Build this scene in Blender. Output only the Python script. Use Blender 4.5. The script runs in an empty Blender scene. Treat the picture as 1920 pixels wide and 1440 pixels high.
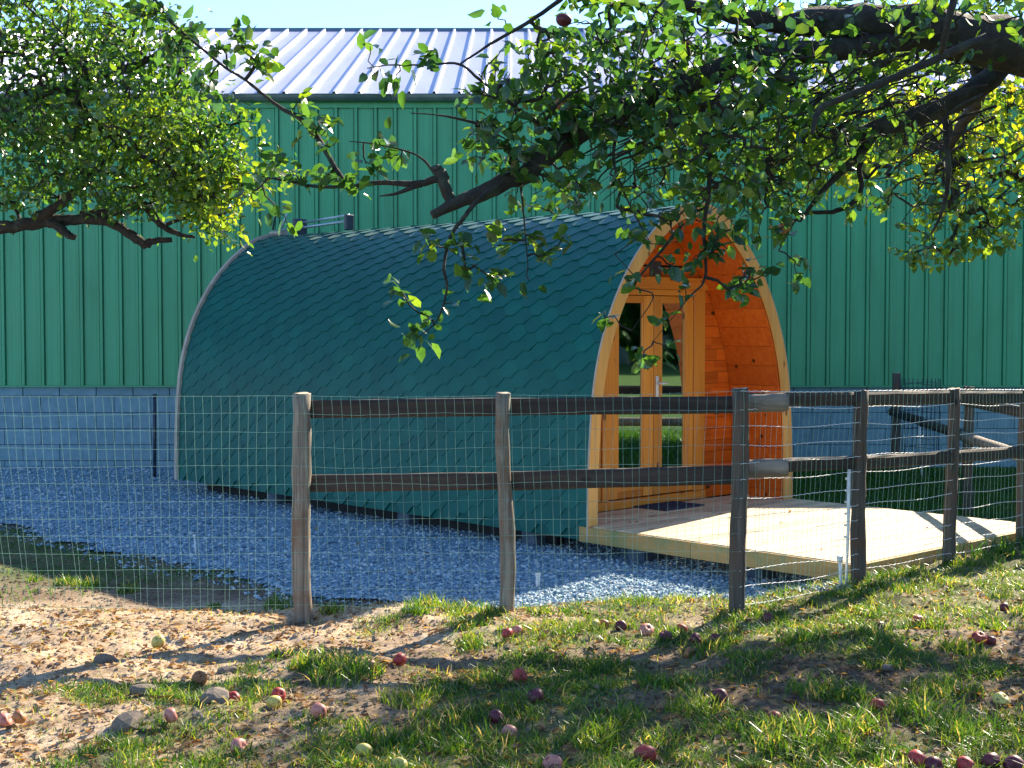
import bpy, math, random
import numpy as np
from mathutils import Vector, Matrix

random.seed(7)
rng = np.random.default_rng(11)
SC = bpy.context.scene
COL = SC.collection

# ------------------------------------------------------------------ camera, sky, sun, exposure
F_PX, CX, CY, HOR, CAM_H = 2710.0, 960.0, 720.0, 605.0, 1.7
PITCH = math.atan((CY - HOR) / F_PX)
cam_d = bpy.data.cameras.new('camera')
cam_d.sensor_width = 36.0
cam_d.lens = F_PX / 1920.0 * 36.0
cam_d.clip_end = 2000.0
cam = bpy.data.objects.new('camera', cam_d)
cam.location = (0, 0, CAM_H)
cam.rotation_euler = (math.radians(90) - PITCH, 0, 0)
COL.objects.link(cam)
SC.camera = cam

SUN_EL = math.radians(31.5)
SUN_AZ = math.radians(55.0)            # measured from +X towards +Y
SKY_STRENGTH = 0.115
SUN_STRENGTH = 5.0
EXPOSURE = 1.6
world = bpy.data.worlds.new('World')
SC.world = world
world.use_nodes = True
wn = world.node_tree
for n in list(wn.nodes):
    wn.nodes.remove(n)
sky = wn.nodes.new('ShaderNodeTexSky')
sky.sky_type = 'NISHITA'
sky.sun_disc = False
sky.sun_elevation = SUN_EL
sky.sun_rotation = math.radians(90) - SUN_AZ
sky.air_density = 1.0
sky.altitude = 2500
sky.dust_density = 0.0
sky.ozone_density = 3.6
bg = wn.nodes.new('ShaderNodeBackground')
bg.inputs['Strength'].default_value = SKY_STRENGTH
wo = wn.nodes.new('ShaderNodeOutputWorld')
wn.links.new(sky.outputs[0], bg.inputs['Color'])
wn.links.new(bg.outputs[0], wo.inputs['Surface'])

sd = bpy.data.lights.new('sun', 'SUN')
sd.energy = SUN_STRENGTH
sd.angle = math.radians(0.53)
sd.color = (1.0, 0.87, 0.68)
sun = bpy.data.objects.new('sun', sd)
SDIR = Vector((math.cos(SUN_AZ) * math.cos(SUN_EL), math.sin(SUN_AZ) * math.cos(SUN_EL), math.sin(SUN_EL)))
sun.rotation_euler = SDIR.to_track_quat('Z', 'Y').to_euler()
sun.location = (20, 30, 30)
COL.objects.link(sun)

SC.view_settings.view_transform = 'Standard'
SC.view_settings.look = 'None'
SC.view_settings.exposure = EXPOSURE
SC.view_settings.gamma = 1.0
SC.view_settings.use_curve_mapping = False
SC.render.engine = 'CYCLES'
SC.cycles.max_bounces = 8
SC.cycles.transparent_max_bounces = 8

# ------------------------------------------------------------------ helpers: pixel -> point in the place
_fw = np.array([0, math.cos(PITCH), -math.sin(PITCH)])
_up = np.array([0, math.sin(PITCH), math.cos(PITCH)])
_rt = np.array([1.0, 0, 0])
_C = np.array([0, 0, CAM_H])


def at(px, py, Y):
    r = _fw + _rt * (px - CX) / F_PX - _up * (py - CY) / F_PX
    return _C + r * (Y / r[1])


def atz(px, py, z):
    r = _fw + _rt * (px - CX) / F_PX - _up * (py - CY) / F_PX
    return _C + r * ((z - CAM_H) / r[2])


# ------------------------------------------------------------------ helpers: noise
class Noise2:
    def __init__(self, seed):
        self.t = np.random.default_rng(seed).random((256, 256))

    def __call__(self, x, y):
        x = np.asarray(x, float); y = np.asarray(y, float)
        xi = np.floor(x).astype(int); yi = np.floor(y).astype(int)
        fx = x - xi; fy = y - yi
        fx = fx * fx * (3 - 2 * fx); fy = fy * fy * (3 - 2 * fy)
        t = self.t
        a = t[xi & 255, yi & 255]; b = t[(xi + 1) & 255, yi & 255]
        c = t[xi & 255, (yi + 1) & 255]; d = t[(xi + 1) & 255, (yi + 1) & 255]
        return (a * (1 - fx) + b * fx) * (1 - fy) + (c * (1 - fx) + d * fx) * fy

    def fbm(self, x, y, o=4):
        s = 0; a = 0.5; f = 1.0; n = 0
        for k in range(o):
            s = s + a * self(np.asarray(x) * f + 17.3 * k, np.asarray(y) * f + 5.1 * k)
            n += a; a *= 0.5; f *= 2.03
        return s / n


N1, N2, N3 = Noise2(1), Noise2(2), Noise2(3)


def sstep(a, b, x):
    t = np.clip((np.asarray(x, float) - a) / (b - a), 0, 1)
    return t * t * (3 - 2 * t)


def fence_y(x):
    return np.where(np.asarray(x) < 1.2, 8.15, 8.0 + 0.93 * (np.asarray(x) - 1.25))


def ground_base(x, y):
    x = np.asarray(x, float); y = np.asarray(y, float)
    front = 0.05 + 0.07 * sstep(-0.5, 1.5, x)
    m = sstep(-0.65, 0.0, fence_y(x) - y)
    return -0.05 + (front + 0.05) * m


GRAVEL = [(-13, 17.5), (-13, 13.9), (-4.7, 12.7), (-3.6, 11.5), (-2.7, 10.5), (-2.0, 10.0), (-1.45, 9.2), (-0.9, 8.92), (-0.2, 8.72),
          (0.5, 8.50), (1.3, 8.38), (1.8, 8.62), (2.3, 9.3), (2.6, 12), (2.6, 17.5)]


def in_poly(x, y, poly):
    x = np.asarray(x, float); y = np.asarray(y, float)
    ins = np.zeros(x.shape, bool)
    n = len(poly)
    for i in range(n):
        x1, y1 = poly[i]; x2, y2 = poly[(i + 1) % n]
        c = ((y1 > y) != (y2 > y)) & (x < (x2 - x1) * (y - y1) / (y2 - y1 + 1e-12) + x1)
        ins ^= c
    return ins


def gz(x, y):
    x = np.asarray(x, float); y = np.asarray(y, float)
    z = ground_base(x, y)
    near = sstep(10.5, 8.6, y) * sstep(3.0, 4.5, y) * sstep(-7, -5.5, x) * sstep(8, 6, x)
    lump = (N1.fbm(x * 1.3, y * 1.3, 3) - 0.5) * 0.11 + (N2.fbm(x * 5, y * 5, 3) - 0.5) * 0.05
    fine = (N3.fbm(x * 14, y * 14, 3) - 0.5) * 0.026
    notg = 1 - in_poly(x, y, GRAVEL) * 1.0
    z = z + (lump + fine) * near * (0.25 + 0.75 * notg) * sstep(-0.2, 0.35, fence_y(x) + 0.6 - y)
    return z


def hit_ground(px, py):
    z = 0.08
    for _ in range(6):
        P = atz(px, py, z)
        z = float(gz(P[0], P[1]))
    return atz(px, py, z)


# ------------------------------------------------------------------ helpers: meshes
def tag(o, label=None, cat=None, group=None, kind=None):
    if label: o['label'] = label
    if cat: o['category'] = cat
    if group: o['group'] = group
    if kind: o['kind'] = kind
    return o


def link(name, me, m=None, parent=None):
    o = bpy.data.objects.new(name, me)
    COL.objects.link(o)
    if m is not None and len(me.materials) == 0:
        me.materials.append(m)
    if parent is not None:
        o.parent = parent
    return o


def empty(name, loc=(0, 0, 0), rz=0.0):
    o = bpy.data.objects.new(name, None)
    o.location = loc
    o.rotation_euler = (0, 0, rz)
    o.empty_display_size = 0.2
    COL.objects.link(o)
    return o


def np_mesh(name, V, Fs, smooth=False, attr=None):
    """V (n,3); Fs list of int arrays (k,3) / (k,4)"""
    me = bpy.data.meshes.new(name)
    V = np.asarray(V, np.float32)
    me.vertices.add(len(V))
    me.vertices.foreach_set('co', V.ravel())
    Fs = [np.asarray(f, np.int32) for f in Fs if len(f)]
    loops = np.concatenate([f.ravel() for f in Fs])
    sizes = np.concatenate([np.full(len(f), f.shape[1], np.int32) for f in Fs])
    starts = np.concatenate([[0], np.cumsum(sizes)[:-1]]).astype(np.int32)
    me.loops.add(len(loops))
    me.loops.foreach_set('vertex_index', loops)
    me.polygons.add(len(sizes))
    me.polygons.foreach_set('loop_start', starts)
    me.polygons.foreach_set('loop_total', sizes)
    me.polygons.foreach_set('use_smooth', np.full(len(sizes), bool(smooth)))
    if attr:
        for k, v in attr.items():
            a = me.attributes.new(k, 'FLOAT', 'POINT')
            a.data.foreach_set('value', np.asarray(v, np.float32))
    me.update(calc_edges=True)
    return me


class MB:
    def __init__(self):
        self.v = []; self.f = []

    def add(self, verts, faces):
        b = len(self.v)
        self.v.extend([tuple(map(float, p)) for p in verts])
        self.f.extend([tuple(i + b for i in f) for f in faces])

    def box(self, c, s, M=None, bev=0.0):
        x, y, z = s[0] / 2, s[1] / 2, s[2] / 2
        if bev <= 0:
            vs = [(i * x, j * y, k * z) for k in (-1, 1) for j in (-1, 1) for i in (-1, 1)]
            fs = [(0, 2, 3, 1), (4, 5, 7, 6), (0, 1, 5, 4), (2, 6, 7, 3), (0, 4, 6, 2), (1, 3, 7, 5)]
        else:
            b = bev
            vs = []
            idx = {}
            for i in (-1, 1):
                for j in (-1, 1):
                    for k in (-1, 1):
                        for a in range(3):
                            p = [i * x, j * y, k * z]
                            d = [i, j, k]
                            for q in range(3):
                                if q != a: p[q] -= d[q] * b
                            idx[(i, j, k, a)] = len(vs); vs.append(tuple(p))
            fs = []
            for a in range(3):
                for s_ in (-1, 1):
                    o = [q for q in range(3) if q != a]
                    cyc = [(-1, -1), (1, -1), (1, 1), (-1, 1)]
                    if (s_ < 0) != (a == 1): cyc = cyc[::-1]
                    f = []
                    for u, w in cyc:
                        t = [0, 0, 0]; t[a] = s_; t[o[0]] = u; t[o[1]] = w
                        f.append(idx[(t[0], t[1], t[2], a)])
                    fs.append(tuple(f))
            for a in range(3):
                for s1 in (-1, 1):
                    for s2 in (-1, 1):
                        o = [q for q in range(3) if q != a]
                        def k(sa, ax):
                            t = [0, 0, 0]; t[a] = sa; t[o[0]] = s1; t[o[1]] = s2
                            return idx[(t[0], t[1], t[2], ax)]
                        fs.append((k(-1, o[0]), k(1, o[0]), k(1, o[1]), k(-1, o[1])))
            for i in (-1, 1):
                for j in (-1, 1):
                    for k_ in (-1, 1):
                        fs.append(tuple(idx[(i, j, k_, a)] for a in range(3)))
        if M is not None:
            vs = [tuple(M @ Vector(p)) for p in vs]
        self.add([(p[0] + c[0], p[1] + c[1], p[2] + c[2]) for p in vs], fs)
        return self

    def tube(self, pts, rad, n=8, cap=True, jit=0.0):
        V, Fq, Ft = tube_np(pts, rad, n, cap, jit)
        b = len(self.v)
        self.v.extend(map(tuple, V))
        self.f.extend([tuple(int(i) + b for i in f) for f in Fq])
        self.f.extend([tuple(int(i) + b for i in f) for f in Ft])
        return self

    def mesh(self, name, smooth=False):
        me = bpy.data.meshes.new(name)
        me.from_pydata(self.v, [], self.f)
        if smooth:
            me.polygons.foreach_set('use_smooth', np.ones(len(me.polygons), bool))
        me.update()
        fix_normals(me)
        return me

    def build(self, name, m, parent=None, smooth=False):
        return link(name, self.mesh(name, smooth), m, parent)


def fix_normals(me):
    import bmesh
    bm = bmesh.new(); bm.from_mesh(me)
    bmesh.ops.recalc_face_normals(bm, faces=bm.faces)
    bm.to_mesh(me); bm.free()


def tube_np(pts, rad, n=8, cap=True, jit=0.0):
    P = np.asarray(pts, float)
    m = len(P)
    R = np.broadcast_to(np.asarray(rad, float), (m,)).copy()
    T = np.gradient(P, axis=0)
    T /= np.linalg.norm(T, axis=1)[:, None] + 1e-9
    ref = np.array([0, 0, 1.0]) if abs(T[0][2]) < 0.9 else np.array([1.0, 0, 0])
    u = np.cross(ref, T[0]); u /= np.linalg.norm(u)
    U = [u]
    for i in range(1, m):
        u = U[-1] - T[i] * np.dot(U[-1], T[i]); u /= np.linalg.norm(u) + 1e-9
        U.append(u)
    U = np.array(U); W = np.cross(T, U)
    a = np.arange(n) * 2 * math.pi / n
    rr = R[:, None] * (1 + jit * (rng.random((m, n)) - 0.5) * 2) if jit else R[:, None] * np.ones((1, n))
    V = P[:, None, :] + rr[:, :, None] * (np.cos(a)[None, :, None] * U[:, None, :] + np.sin(a)[None, :, None] * W[:, None, :])
    V = V.reshape(-1, 3)
    i = np.arange(m - 1)[:, None] * n; j = np.arange(n)[None, :]; j2 = (j + 1) % n
    Fq = np.stack([i + j, i + j2, i + n + j2, i + n + j], -1).reshape(-1, 4)
    Ft = np.zeros((0, 3), int)
    if cap:
        V = np.vstack([V, P[0], P[-1]])
        c0 = len(V) - 2; c1 = len(V) - 1
        jj = np.arange(n)
        Ft = np.vstack([np.stack([np.full(n, c0), (jj + 1) % n, jj], -1),
                        np.stack([np.full(n, c1), (m - 1) * n + jj, (m - 1) * n + (jj + 1) % n], -1)])
    return V, Fq, Ft


class NB:
    """numpy accumulator"""
    def __init__(self):
        self.V = []; self.Q = []; self.T = []; self.A = []; self.n = 0

    def add(self, V, Q=None, T=None, a=0.0):
        V = np.asarray(V)
        self.V.append(V)
        if Q is not None and len(Q): self.Q.append(np.asarray(Q) + self.n)
        if T is not None and len(T): self.T.append(np.asarray(T) + self.n)
        self.A.append(np.broadcast_to(np.asarray(a, float), (len(V),)))
        self.n += len(V)

    def tube(self, pts, rad, n=6, cap=True, jit=0.0, a=0.0):
        V, Q, T = tube_np(pts, rad, n, cap, jit)
        self.add(V, Q, T, a)

    def build(self, name, m, parent=None, smooth=False):
        Fs = []
        if self.Q: Fs.append(np.concatenate(self.Q))
        if self.T: Fs.append(np.concatenate(self.T))
        me = np_mesh(name, np.concatenate(self.V), Fs, smooth, {'tint': np.concatenate(self.A)})
        return link(name, me, m, parent)


# ------------------------------------------------------------------ materials
def new_mat(name):
    m = bpy.data.materials.new(name)
    m.use_nodes = True
    nt = m.node_tree
    for n in list(nt.nodes): nt.nodes.remove(n)
    out = nt.nodes.new('ShaderNodeOutputMaterial')
    bs = nt.nodes.new('ShaderNodeBsdfPrincipled')
    nt.links.new(bs.outputs[0], out.inputs['Surface'])
    return m, nt, bs, out


def coords(nt, scale=(1, 1, 1), rand=True, kind='Object', rot=(0, 0, 0)):
    tc = nt.nodes.new('ShaderNodeTexCoord')
    mp = nt.nodes.new('ShaderNodeMapping')
    mp.inputs['Scale'].default_value = scale
    mp.inputs['Rotation'].default_value = rot
    src = tc.outputs[kind]
    if rand:
        oi = nt.nodes.new('ShaderNodeObjectInfo')
        mu = nt.nodes.new('ShaderNodeMath'); mu.operation = 'MULTIPLY'; mu.inputs[1].default_value = 37.0
        nt.links.new(oi.outputs['Random'], mu.inputs[0])
        ad = nt.nodes.new('ShaderNodeVectorMath'); ad.operation = 'ADD'
        nt.links.new(src, ad.inputs[0]); nt.links.new(mu.outputs[0], ad.inputs[1])
        src = ad.outputs[0]
    nt.links.new(src, mp.inputs['Vector'])
    return mp.outputs[0]


def noise(nt, vec, scale, detail=4, rough=0.55, dist=0.0):
    n = nt.nodes.new('ShaderNodeTexNoise')
    n.inputs['Scale'].default_value = scale
    n.inputs['Detail'].default_value = detail
    n.inputs['Roughness'].default_value = rough
    n.inputs['Distortion'].default_value = dist
    nt.links.new(vec, n.inputs['Vector'])
    return n.outputs['Fac']


def ramp(nt, fac, stops):
    r = nt.nodes.new('ShaderNodeValToRGB')
    while len(r.color_ramp.elements) > 1:
        r.color_ramp.elements.remove(r.color_ramp.elements[-1])
    r.color_ramp.elements[0].position = stops[0][0]
    r.color_ramp.elements[0].color = tuple(stops[0][1]) + (1,)
    for p, c in stops[1:]:
        e = r.color_ramp.elements.new(p); e.color = tuple(c) + (1,)
    nt.links.new(fac, r.inputs[0])
    return r.outputs[0]


def mix(nt, f, a, b, mode='MIX'):
    m = nt.nodes.new('ShaderNodeMixRGB')
    m.blend_type = mode
    for s, v in ((0, f), (1, a), (2, b)):
        if isinstance(v, (int, float)):
            m.inputs[s].default_value = v if s == 0 else (v, v, v, 1)
        elif isinstance(v, tuple):
            m.inputs[s].default_value = v + (1,)
        else:
            nt.links.new(v, m.inputs[s])
    return m.outputs[0]


def bump(nt, bs, h, strength=0.3, dist=0.01):
    b = nt.nodes.new('ShaderNodeBump')
    b.inputs['Strength'].default_value = strength
    b.inputs['Distance'].default_value = dist
    nt.links.new(h, b.inputs['Height'])
    nt.links.new(b.outputs[0], bs.inputs['Normal'])


def rnd_tone(nt, col, amt=0.2):
    """per-object brightness change"""
    oi = nt.nodes.new('ShaderNodeObjectInfo')
    mr = nt.nodes.new('ShaderNodeMapRange')
    mr.inputs['To Min'].default_value = 1 - amt
    mr.inputs['To Max'].default_value = 1 + amt
    nt.links.new(oi.outputs['Random'], mr.inputs['Value'])
    hs = nt.nodes.new('ShaderNodeHueSaturation')
    nt.links.new(mr.outputs[0], hs.inputs['Value'])
    nt.links.new(col, hs.inputs['Color'])
    return hs.outputs[0]


def simple(name, c1, c2, scale=20, rough=0.6, bstr=0.2, bdist=0.005, stretch=(1, 1, 1), metal=0.0, tone=0.0, spec=0.5, lo=0.35, hi=0.65):
    m, nt, bs, out = new_mat(name)
    v = coords(nt, stretch)
    f = noise(nt, v, scale, 5)
    c = ramp(nt, f, [(lo, c1), (hi, c2)])
    if tone: c = rnd_tone(nt, c, tone)
    nt.links.new(c, bs.inputs['Base Color'])
    bs.inputs['Roughness'].default_value = rough
    bs.inputs['Metallic'].default_value = metal
    bs.inputs['Specular IOR Level'].default_value = spec
    if bstr: bump(nt, bs, noise(nt, v, scale * 2.3, 4), bstr, bdist)
    return m


def wood(name, c1, c2, knot, axis=0, rough=0.5, tone=0.15, knots=True, grain=1.0, blotch=None):
    m, nt, bs, out = new_mat(name)
    st = [22.0 * grain] * 3
    st[axis] = 1.2
    v = coords(nt, tuple(st))
    g = noise(nt, v, 1.0, 6, 0.65, 0.6)
    c = ramp(nt, g, [(0.3, c1), (0.7, c2)])
    if blotch:
        vb = coords(nt, (1, 1, 1))
        fb = noise(nt, vb, 5.0, 4)
        fr = ramp(nt, fb, [(0.45, (0, 0, 0)), (0.7, (1, 1, 1))])
        c = mix(nt, fr, c, blotch)
    if knots:
        sk = [7.0] * 3; sk[axis] = 3.6
        vk = coords(nt, tuple(sk))
        vo = nt.nodes.new('ShaderNodeTexVoronoi')
        vo.inputs['Scale'].default_value = 1.0
        nt.links.new(vk, vo.inputs['Vector'])
        kf = ramp(nt, vo.outputs['Distance'], [(0.07, (1, 1, 1)), (0.15, (0, 0, 0))])
        c = mix(nt, kf, c, knot)
    if tone: c = rnd_tone(nt, c, tone)
    nt.links.new(c, bs.inputs['Base Color'])
    bs.inputs['Roughness'].default_value = rough
    bump(nt, bs, g, 0.25, 0.003)
    return m


M = {}
M['pine'] = wood('varnished_pine', (0.56, 0.18, 0.022), (0.74, 0.31, 0.05), (0.12, 0.03, 0.008), axis=2, rough=0.38)
M['pine_h'] = wood('varnished_pine_header', (0.55, 0.16, 0.018), (0.70, 0.26, 0.035), (0.12, 0.03, 0.008), axis=0, rough=0.38)
M['red_plank'] = wood('red_stained_plank', (0.50, 0.075, 0.004), (0.70, 0.15, 0.010), (0.035, 0.008, 0.002), axis=0, rough=0.42, tone=0.22)
M['trim'] = wood('pale_arch_timber', (0.64, 0.29, 0.065), (0.80, 0.42, 0.12), (0.2, 0.07, 0.02), axis=2, rough=0.45, grain=0.8)
M['deck'] = wood('deck_board_timber', (0.50, 0.37, 0.21), (0.70, 0.565, 0.36), (0.26, 0.12, 0.05), axis=0, rough=0.7, tone=0.22, grain=0.7)
M['fascia'] = wood('fascia_timber', (0.42, 0.22, 0.06), (0.58, 0.34, 0.11), (0.15, 0.08, 0.03), axis=0, rough=0.65, tone=0.1, blotch=(0.28, 0.26, 0.09))
M['fascia_y'] = wood('fascia_timber_front', (0.42, 0.22, 0.06), (0.58, 0.34, 0.11), (0.12, 0.09, 0.03), axis=1, rough=0.65, tone=0.1, blotch=(0.22, 0.25, 0.09))
M['rail'] = wood('weathered_rail', (0.014, 0.010, 0.008), (0.058, 0.038, 0.028), (0.02, 0.012, 0.01), axis=0, rough=0.8, tone=0.15)
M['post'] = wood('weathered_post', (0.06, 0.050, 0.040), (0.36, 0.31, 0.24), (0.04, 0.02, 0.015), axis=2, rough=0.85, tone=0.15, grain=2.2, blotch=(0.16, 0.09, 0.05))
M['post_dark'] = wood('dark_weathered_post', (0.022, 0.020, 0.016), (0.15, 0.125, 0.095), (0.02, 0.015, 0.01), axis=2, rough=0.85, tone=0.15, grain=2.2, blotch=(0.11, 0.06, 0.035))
M['endgrain'] = simple('cut_end_grain', (0.42, 0.31, 0.20), (0.62, 0.50, 0.36), 40, 0.85)
M['log_pale'] = wood('pale_round_log', (0.16, 0.12, 0.09), (0.36, 0.29, 0.22), (0.25, 0.15, 0.08), axis=0, rough=0.8)
M['black'] = simple('dark_underside', (0.008, 0.008, 0.010), (0.02, 0.02, 0.022), 8, 0.9, 0)
M['concrete'] = simple('grey_concrete', (0.06, 0.09, 0.13), (0.11, 0.15, 0.20), 14, 0.9, 0.5, 0.004, tone=0.10)
M['block'] = simple('concrete_block_face', (0.15, 0.27, 0.31), (0.20, 0.33, 0.38), 9, 0.92, 0.6, 0.004, tone=0.07)
M['mortar'] = simple('mortar', (0.12, 0.21, 0.27), (0.16, 0.26, 0.33), 20, 0.95, 0.3)
M['gutter'] = simple('gutter_metal', (0.10, 0.15, 0.14), (0.15, 0.21, 0.19), 6, 0.35, 0, metal=0.3)
M['ridge'] = simple('ridge_metal', (0.10, 0.16, 0.22), (0.14, 0.20, 0.27), 6, 0.4, 0, metal=0.3)
M['mat'] = simple('rubber_mat', (0.015, 0.02, 0.05), (0.035, 0.045, 0.09), 80, 0.9, 0.5, 0.004)
M['white_plastic'] = simple('white_plastic', (0.66, 0.66, 0.62), (0.80, 0.80, 0.77), 30, 0.5, 0.05)
M['steel'] = simple('galvanised_steel', (0.30, 0.42, 0.50), (0.42, 0.54, 0.62), 20, 0.35, 0.1, metal=0.6)
M['dark_metal'] = simple('dark_metal', (0.02, 0.03, 0.05), (0.04, 0.05, 0.08), 20, 0.4, 0.0)
M['rear_trim'] = simple('pale_edge_metal', (0.38, 0.31, 0.25), (0.50, 0.42, 0.34), 7, 0.5, 0.1)
M['wire'] = simple('green_coated_wire', (0.16, 0.34, 0.26), (0.28, 0.48, 0.38), 40, 0.4, 0)
M['wire_dark'] = simple('dull_green_wire', (0.12, 0.26, 0.22), (0.2, 0.36, 0.3), 40, 0.5, 0)
M['wire_zinc'] = simple('bright_zinc_wire', (0.72, 0.72, 0.70), (0.85, 0.85, 0.83), 120, 0.45, 0.4, 0.002, metal=0.0)
M['stone'] = simple('field_stone', (0.12, 0.095, 0.075), (0.27, 0.22, 0.17), 18, 0.9, 0.6, 0.006)


def mat_cladding():
    m, nt, bs, out = new_mat('green_profiled_sheet')
    v = coords(nt, (1, 1, 1), rand=False, kind='Object')
    oi = nt.nodes.new('ShaderNodeObjectInfo')
    v2 = coords(nt, (60, 1, 0.35), rand=True)
    f = noise(nt, v2, 1.0, 4)
    c = ramp(nt, f, [(0.3, (0.042, 0.32, 0.150)), (0.7, (0.056, 0.38, 0.180))])
    c = rnd_tone(nt, c, 0.05)
    v3 = coords(nt, (3, 3, 0.8), rand=True)
    d = ramp(nt, noise(nt, v3, 1.5, 4), [(0.45, (1, 1, 1)), (0.75, (0.8, 0.84, 0.78))])
    c = mix(nt, 1.0, c, d, 'MULTIPLY')
    nt.links.new(c, bs.inputs['Base Color'])
    bs.inputs['Roughness'].default_value = 0.45
    bump(nt, bs, f, 0.12, 0.002)
    return m


M['cladding'] = mat_cladding()


def mat_roof():
    m, nt, bs, out = new_mat('pale_roof_sheet')
    v2 = coords(nt, (3, 0.6, 1), rand=True)
    f = noise(nt, v2, 1.5, 4)
    c = ramp(nt, f, [(0.3, (0.44, 0.45, 0.58)), (0.7, (0.54, 0.55, 0.68))])
    c = rnd_tone(nt, c, 0.04)
    nt.links.new(c, bs.inputs['Base Color'])
    bs.inputs['Roughness'].default_value = 0.38
    bs.inputs['Metallic'].default_value = 0.15
    return m


M['roof'] = mat_roof()


def mat_shingle():
    m, nt, bs, out = new_mat('green_felt_shingle')
    v = coords(nt, (1, 1, 1))
    g = noise(nt, v, 260, 2)
    f = noise(nt, v, 3, 3)
    c = ramp(nt, f, [(0.35, (0.001, 0.098, 0.086)), (0.65, (0.003, 0.125, 0.102))])
    sp = ramp(nt, g, [(0.45, (0.8, 0.8, 0.8)), (0.68, (1.35, 1.35, 1.3))])
    c = mix(nt, 1.0, c, sp, 'MULTIPLY')
    c = rnd_tone(nt, c, 0.08)
    nt.links.new(c, bs.inputs['Base Color'])
    bs.inputs['Roughness'].default_value = 0.42
    bs.inputs['Specular IOR Level'].default_value = 0.22
    bs.inputs['Sheen Weight'].default_value = 0.10
    bs.inputs['Sheen Roughness'].default_value = 0.25
    bump(nt, bs, g, 0.35, 0.003)
    return m


M['shingle'] = mat_shingle()
_m2 = mat_shingle(); _m2.name = 'green_felt_shingle_course'
_nt = _m2.node_tree
_at = _nt.nodes.new('ShaderNodeAttribute'); _at.attribute_name = 'tint'
for _n in _nt.nodes:
    if _n.type == 'MAP_RANGE': _nt.links.new(_at.outputs['Fac'], _n.inputs['Value'])
M['shingle2'] = _m2


def mat_glass():
    m, nt, bs, out = new_mat('mirror_coated_pane')
    v = coords(nt, (1, 1, 1))
    f = noise(nt, v, 2.0, 2)
    bs.inputs['Base Color'].default_value = (0.50, 0.58, 0.54, 1)
    bs.inputs['Metallic'].default_value = 1.0
    bs.inputs['Roughness'].default_value = 0.02
    return m


M['glass'] = mat_glass()


def mat_leaf(name, stops, trans_gain=2.4, gloss=0.35, spec=0.5):
    m, nt, bs, out = new_mat(name)
    at_ = nt.nodes.new('ShaderNodeAttribute'); at_.attribute_name = 'tint'
    c = ramp(nt, at_.outputs['Fac'], stops)
    v = coords(nt, (1, 1, 1), rand=False)
    sp = ramp(nt, noise(nt, v, 55, 3), [(0.35, (0.75, 0.8, 0.75)), (0.7, (1.15, 1.1, 1.1))])
    c = mix(nt, 1.0, c, sp, 'MULTIPLY')
    nt.links.new(c, bs.inputs['Base Color'])
    bs.inputs['Roughness'].default_value = gloss
    bs.inputs['Specular IOR Level'].default_value = spec
    tr = nt.nodes.new('ShaderNodeBsdfTranslucent')
    tc = mix(nt, 1.0, c, (trans_gain * 1.3, trans_gain, trans_gain * 0.30), 'MULTIPLY')
    nt.links.new(tc, tr.inputs['Color'])
    ms = nt.nodes.new('ShaderNodeMixShader'); ms.inputs[0].default_value = 0.45
    nt.links.new(bs.outputs[0], ms.inputs[1]); nt.links.new(tr.outputs[0], ms.inputs[2])
    nt.links.new(ms.outputs[0], out.inputs['Surface'])
    return m


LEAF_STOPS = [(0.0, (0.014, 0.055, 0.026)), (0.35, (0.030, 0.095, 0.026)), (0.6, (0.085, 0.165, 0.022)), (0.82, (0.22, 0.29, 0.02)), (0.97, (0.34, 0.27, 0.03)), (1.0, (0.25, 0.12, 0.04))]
M['leaf'] = mat_leaf('apple_leaf', LEAF_STOPS, 3.4, 0.26, 0.8)
M['grass'] = mat_leaf('grass_blade', [(0.0, (0.012, 0.055, 0.018)), (0.45, (0.055, 0.155, 0.022)), (0.72, (0.20, 0.31, 0.05)), (1.0, (0.46, 0.40, 0.26))], 2.0, 0.4)
M['litter'] = mat_leaf('dead_leaf', [(0.0, (0.10, 0.05, 0.025)), (0.5, (0.26, 0.15, 0.07)), (1.0, (0.50, 0.36, 0.20))], 1.2, 0.6, 0.3)


def mat_bark():
    m, nt, bs, out = new_mat('apple_bark')
    v = coords(nt, (1, 1, 1), rand=False)
    f = noise(nt, v, 22, 6, 0.7)
    c = ramp(nt, f, [(0.3, (0.008, 0.007, 0.006)), (0.55, (0.026, 0.021, 0.016)), (0.75, (0.065, 0.06, 0.045))])
    l = ramp(nt, noise(nt, v, 7, 4), [(0.55, (0, 0, 0)), (0.72, (0.7, 0.7, 0.7))])
    c = mix(nt, l, c, (0.06, 0.08, 0.055))
    nt.links.new(c, bs.inputs['Base Color'])
    bs.inputs['Roughness'].default_value = 0.85
    bump(nt, bs, f, 0.9, 0.02)
    return m


M['bark'] = mat_bark()


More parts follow.
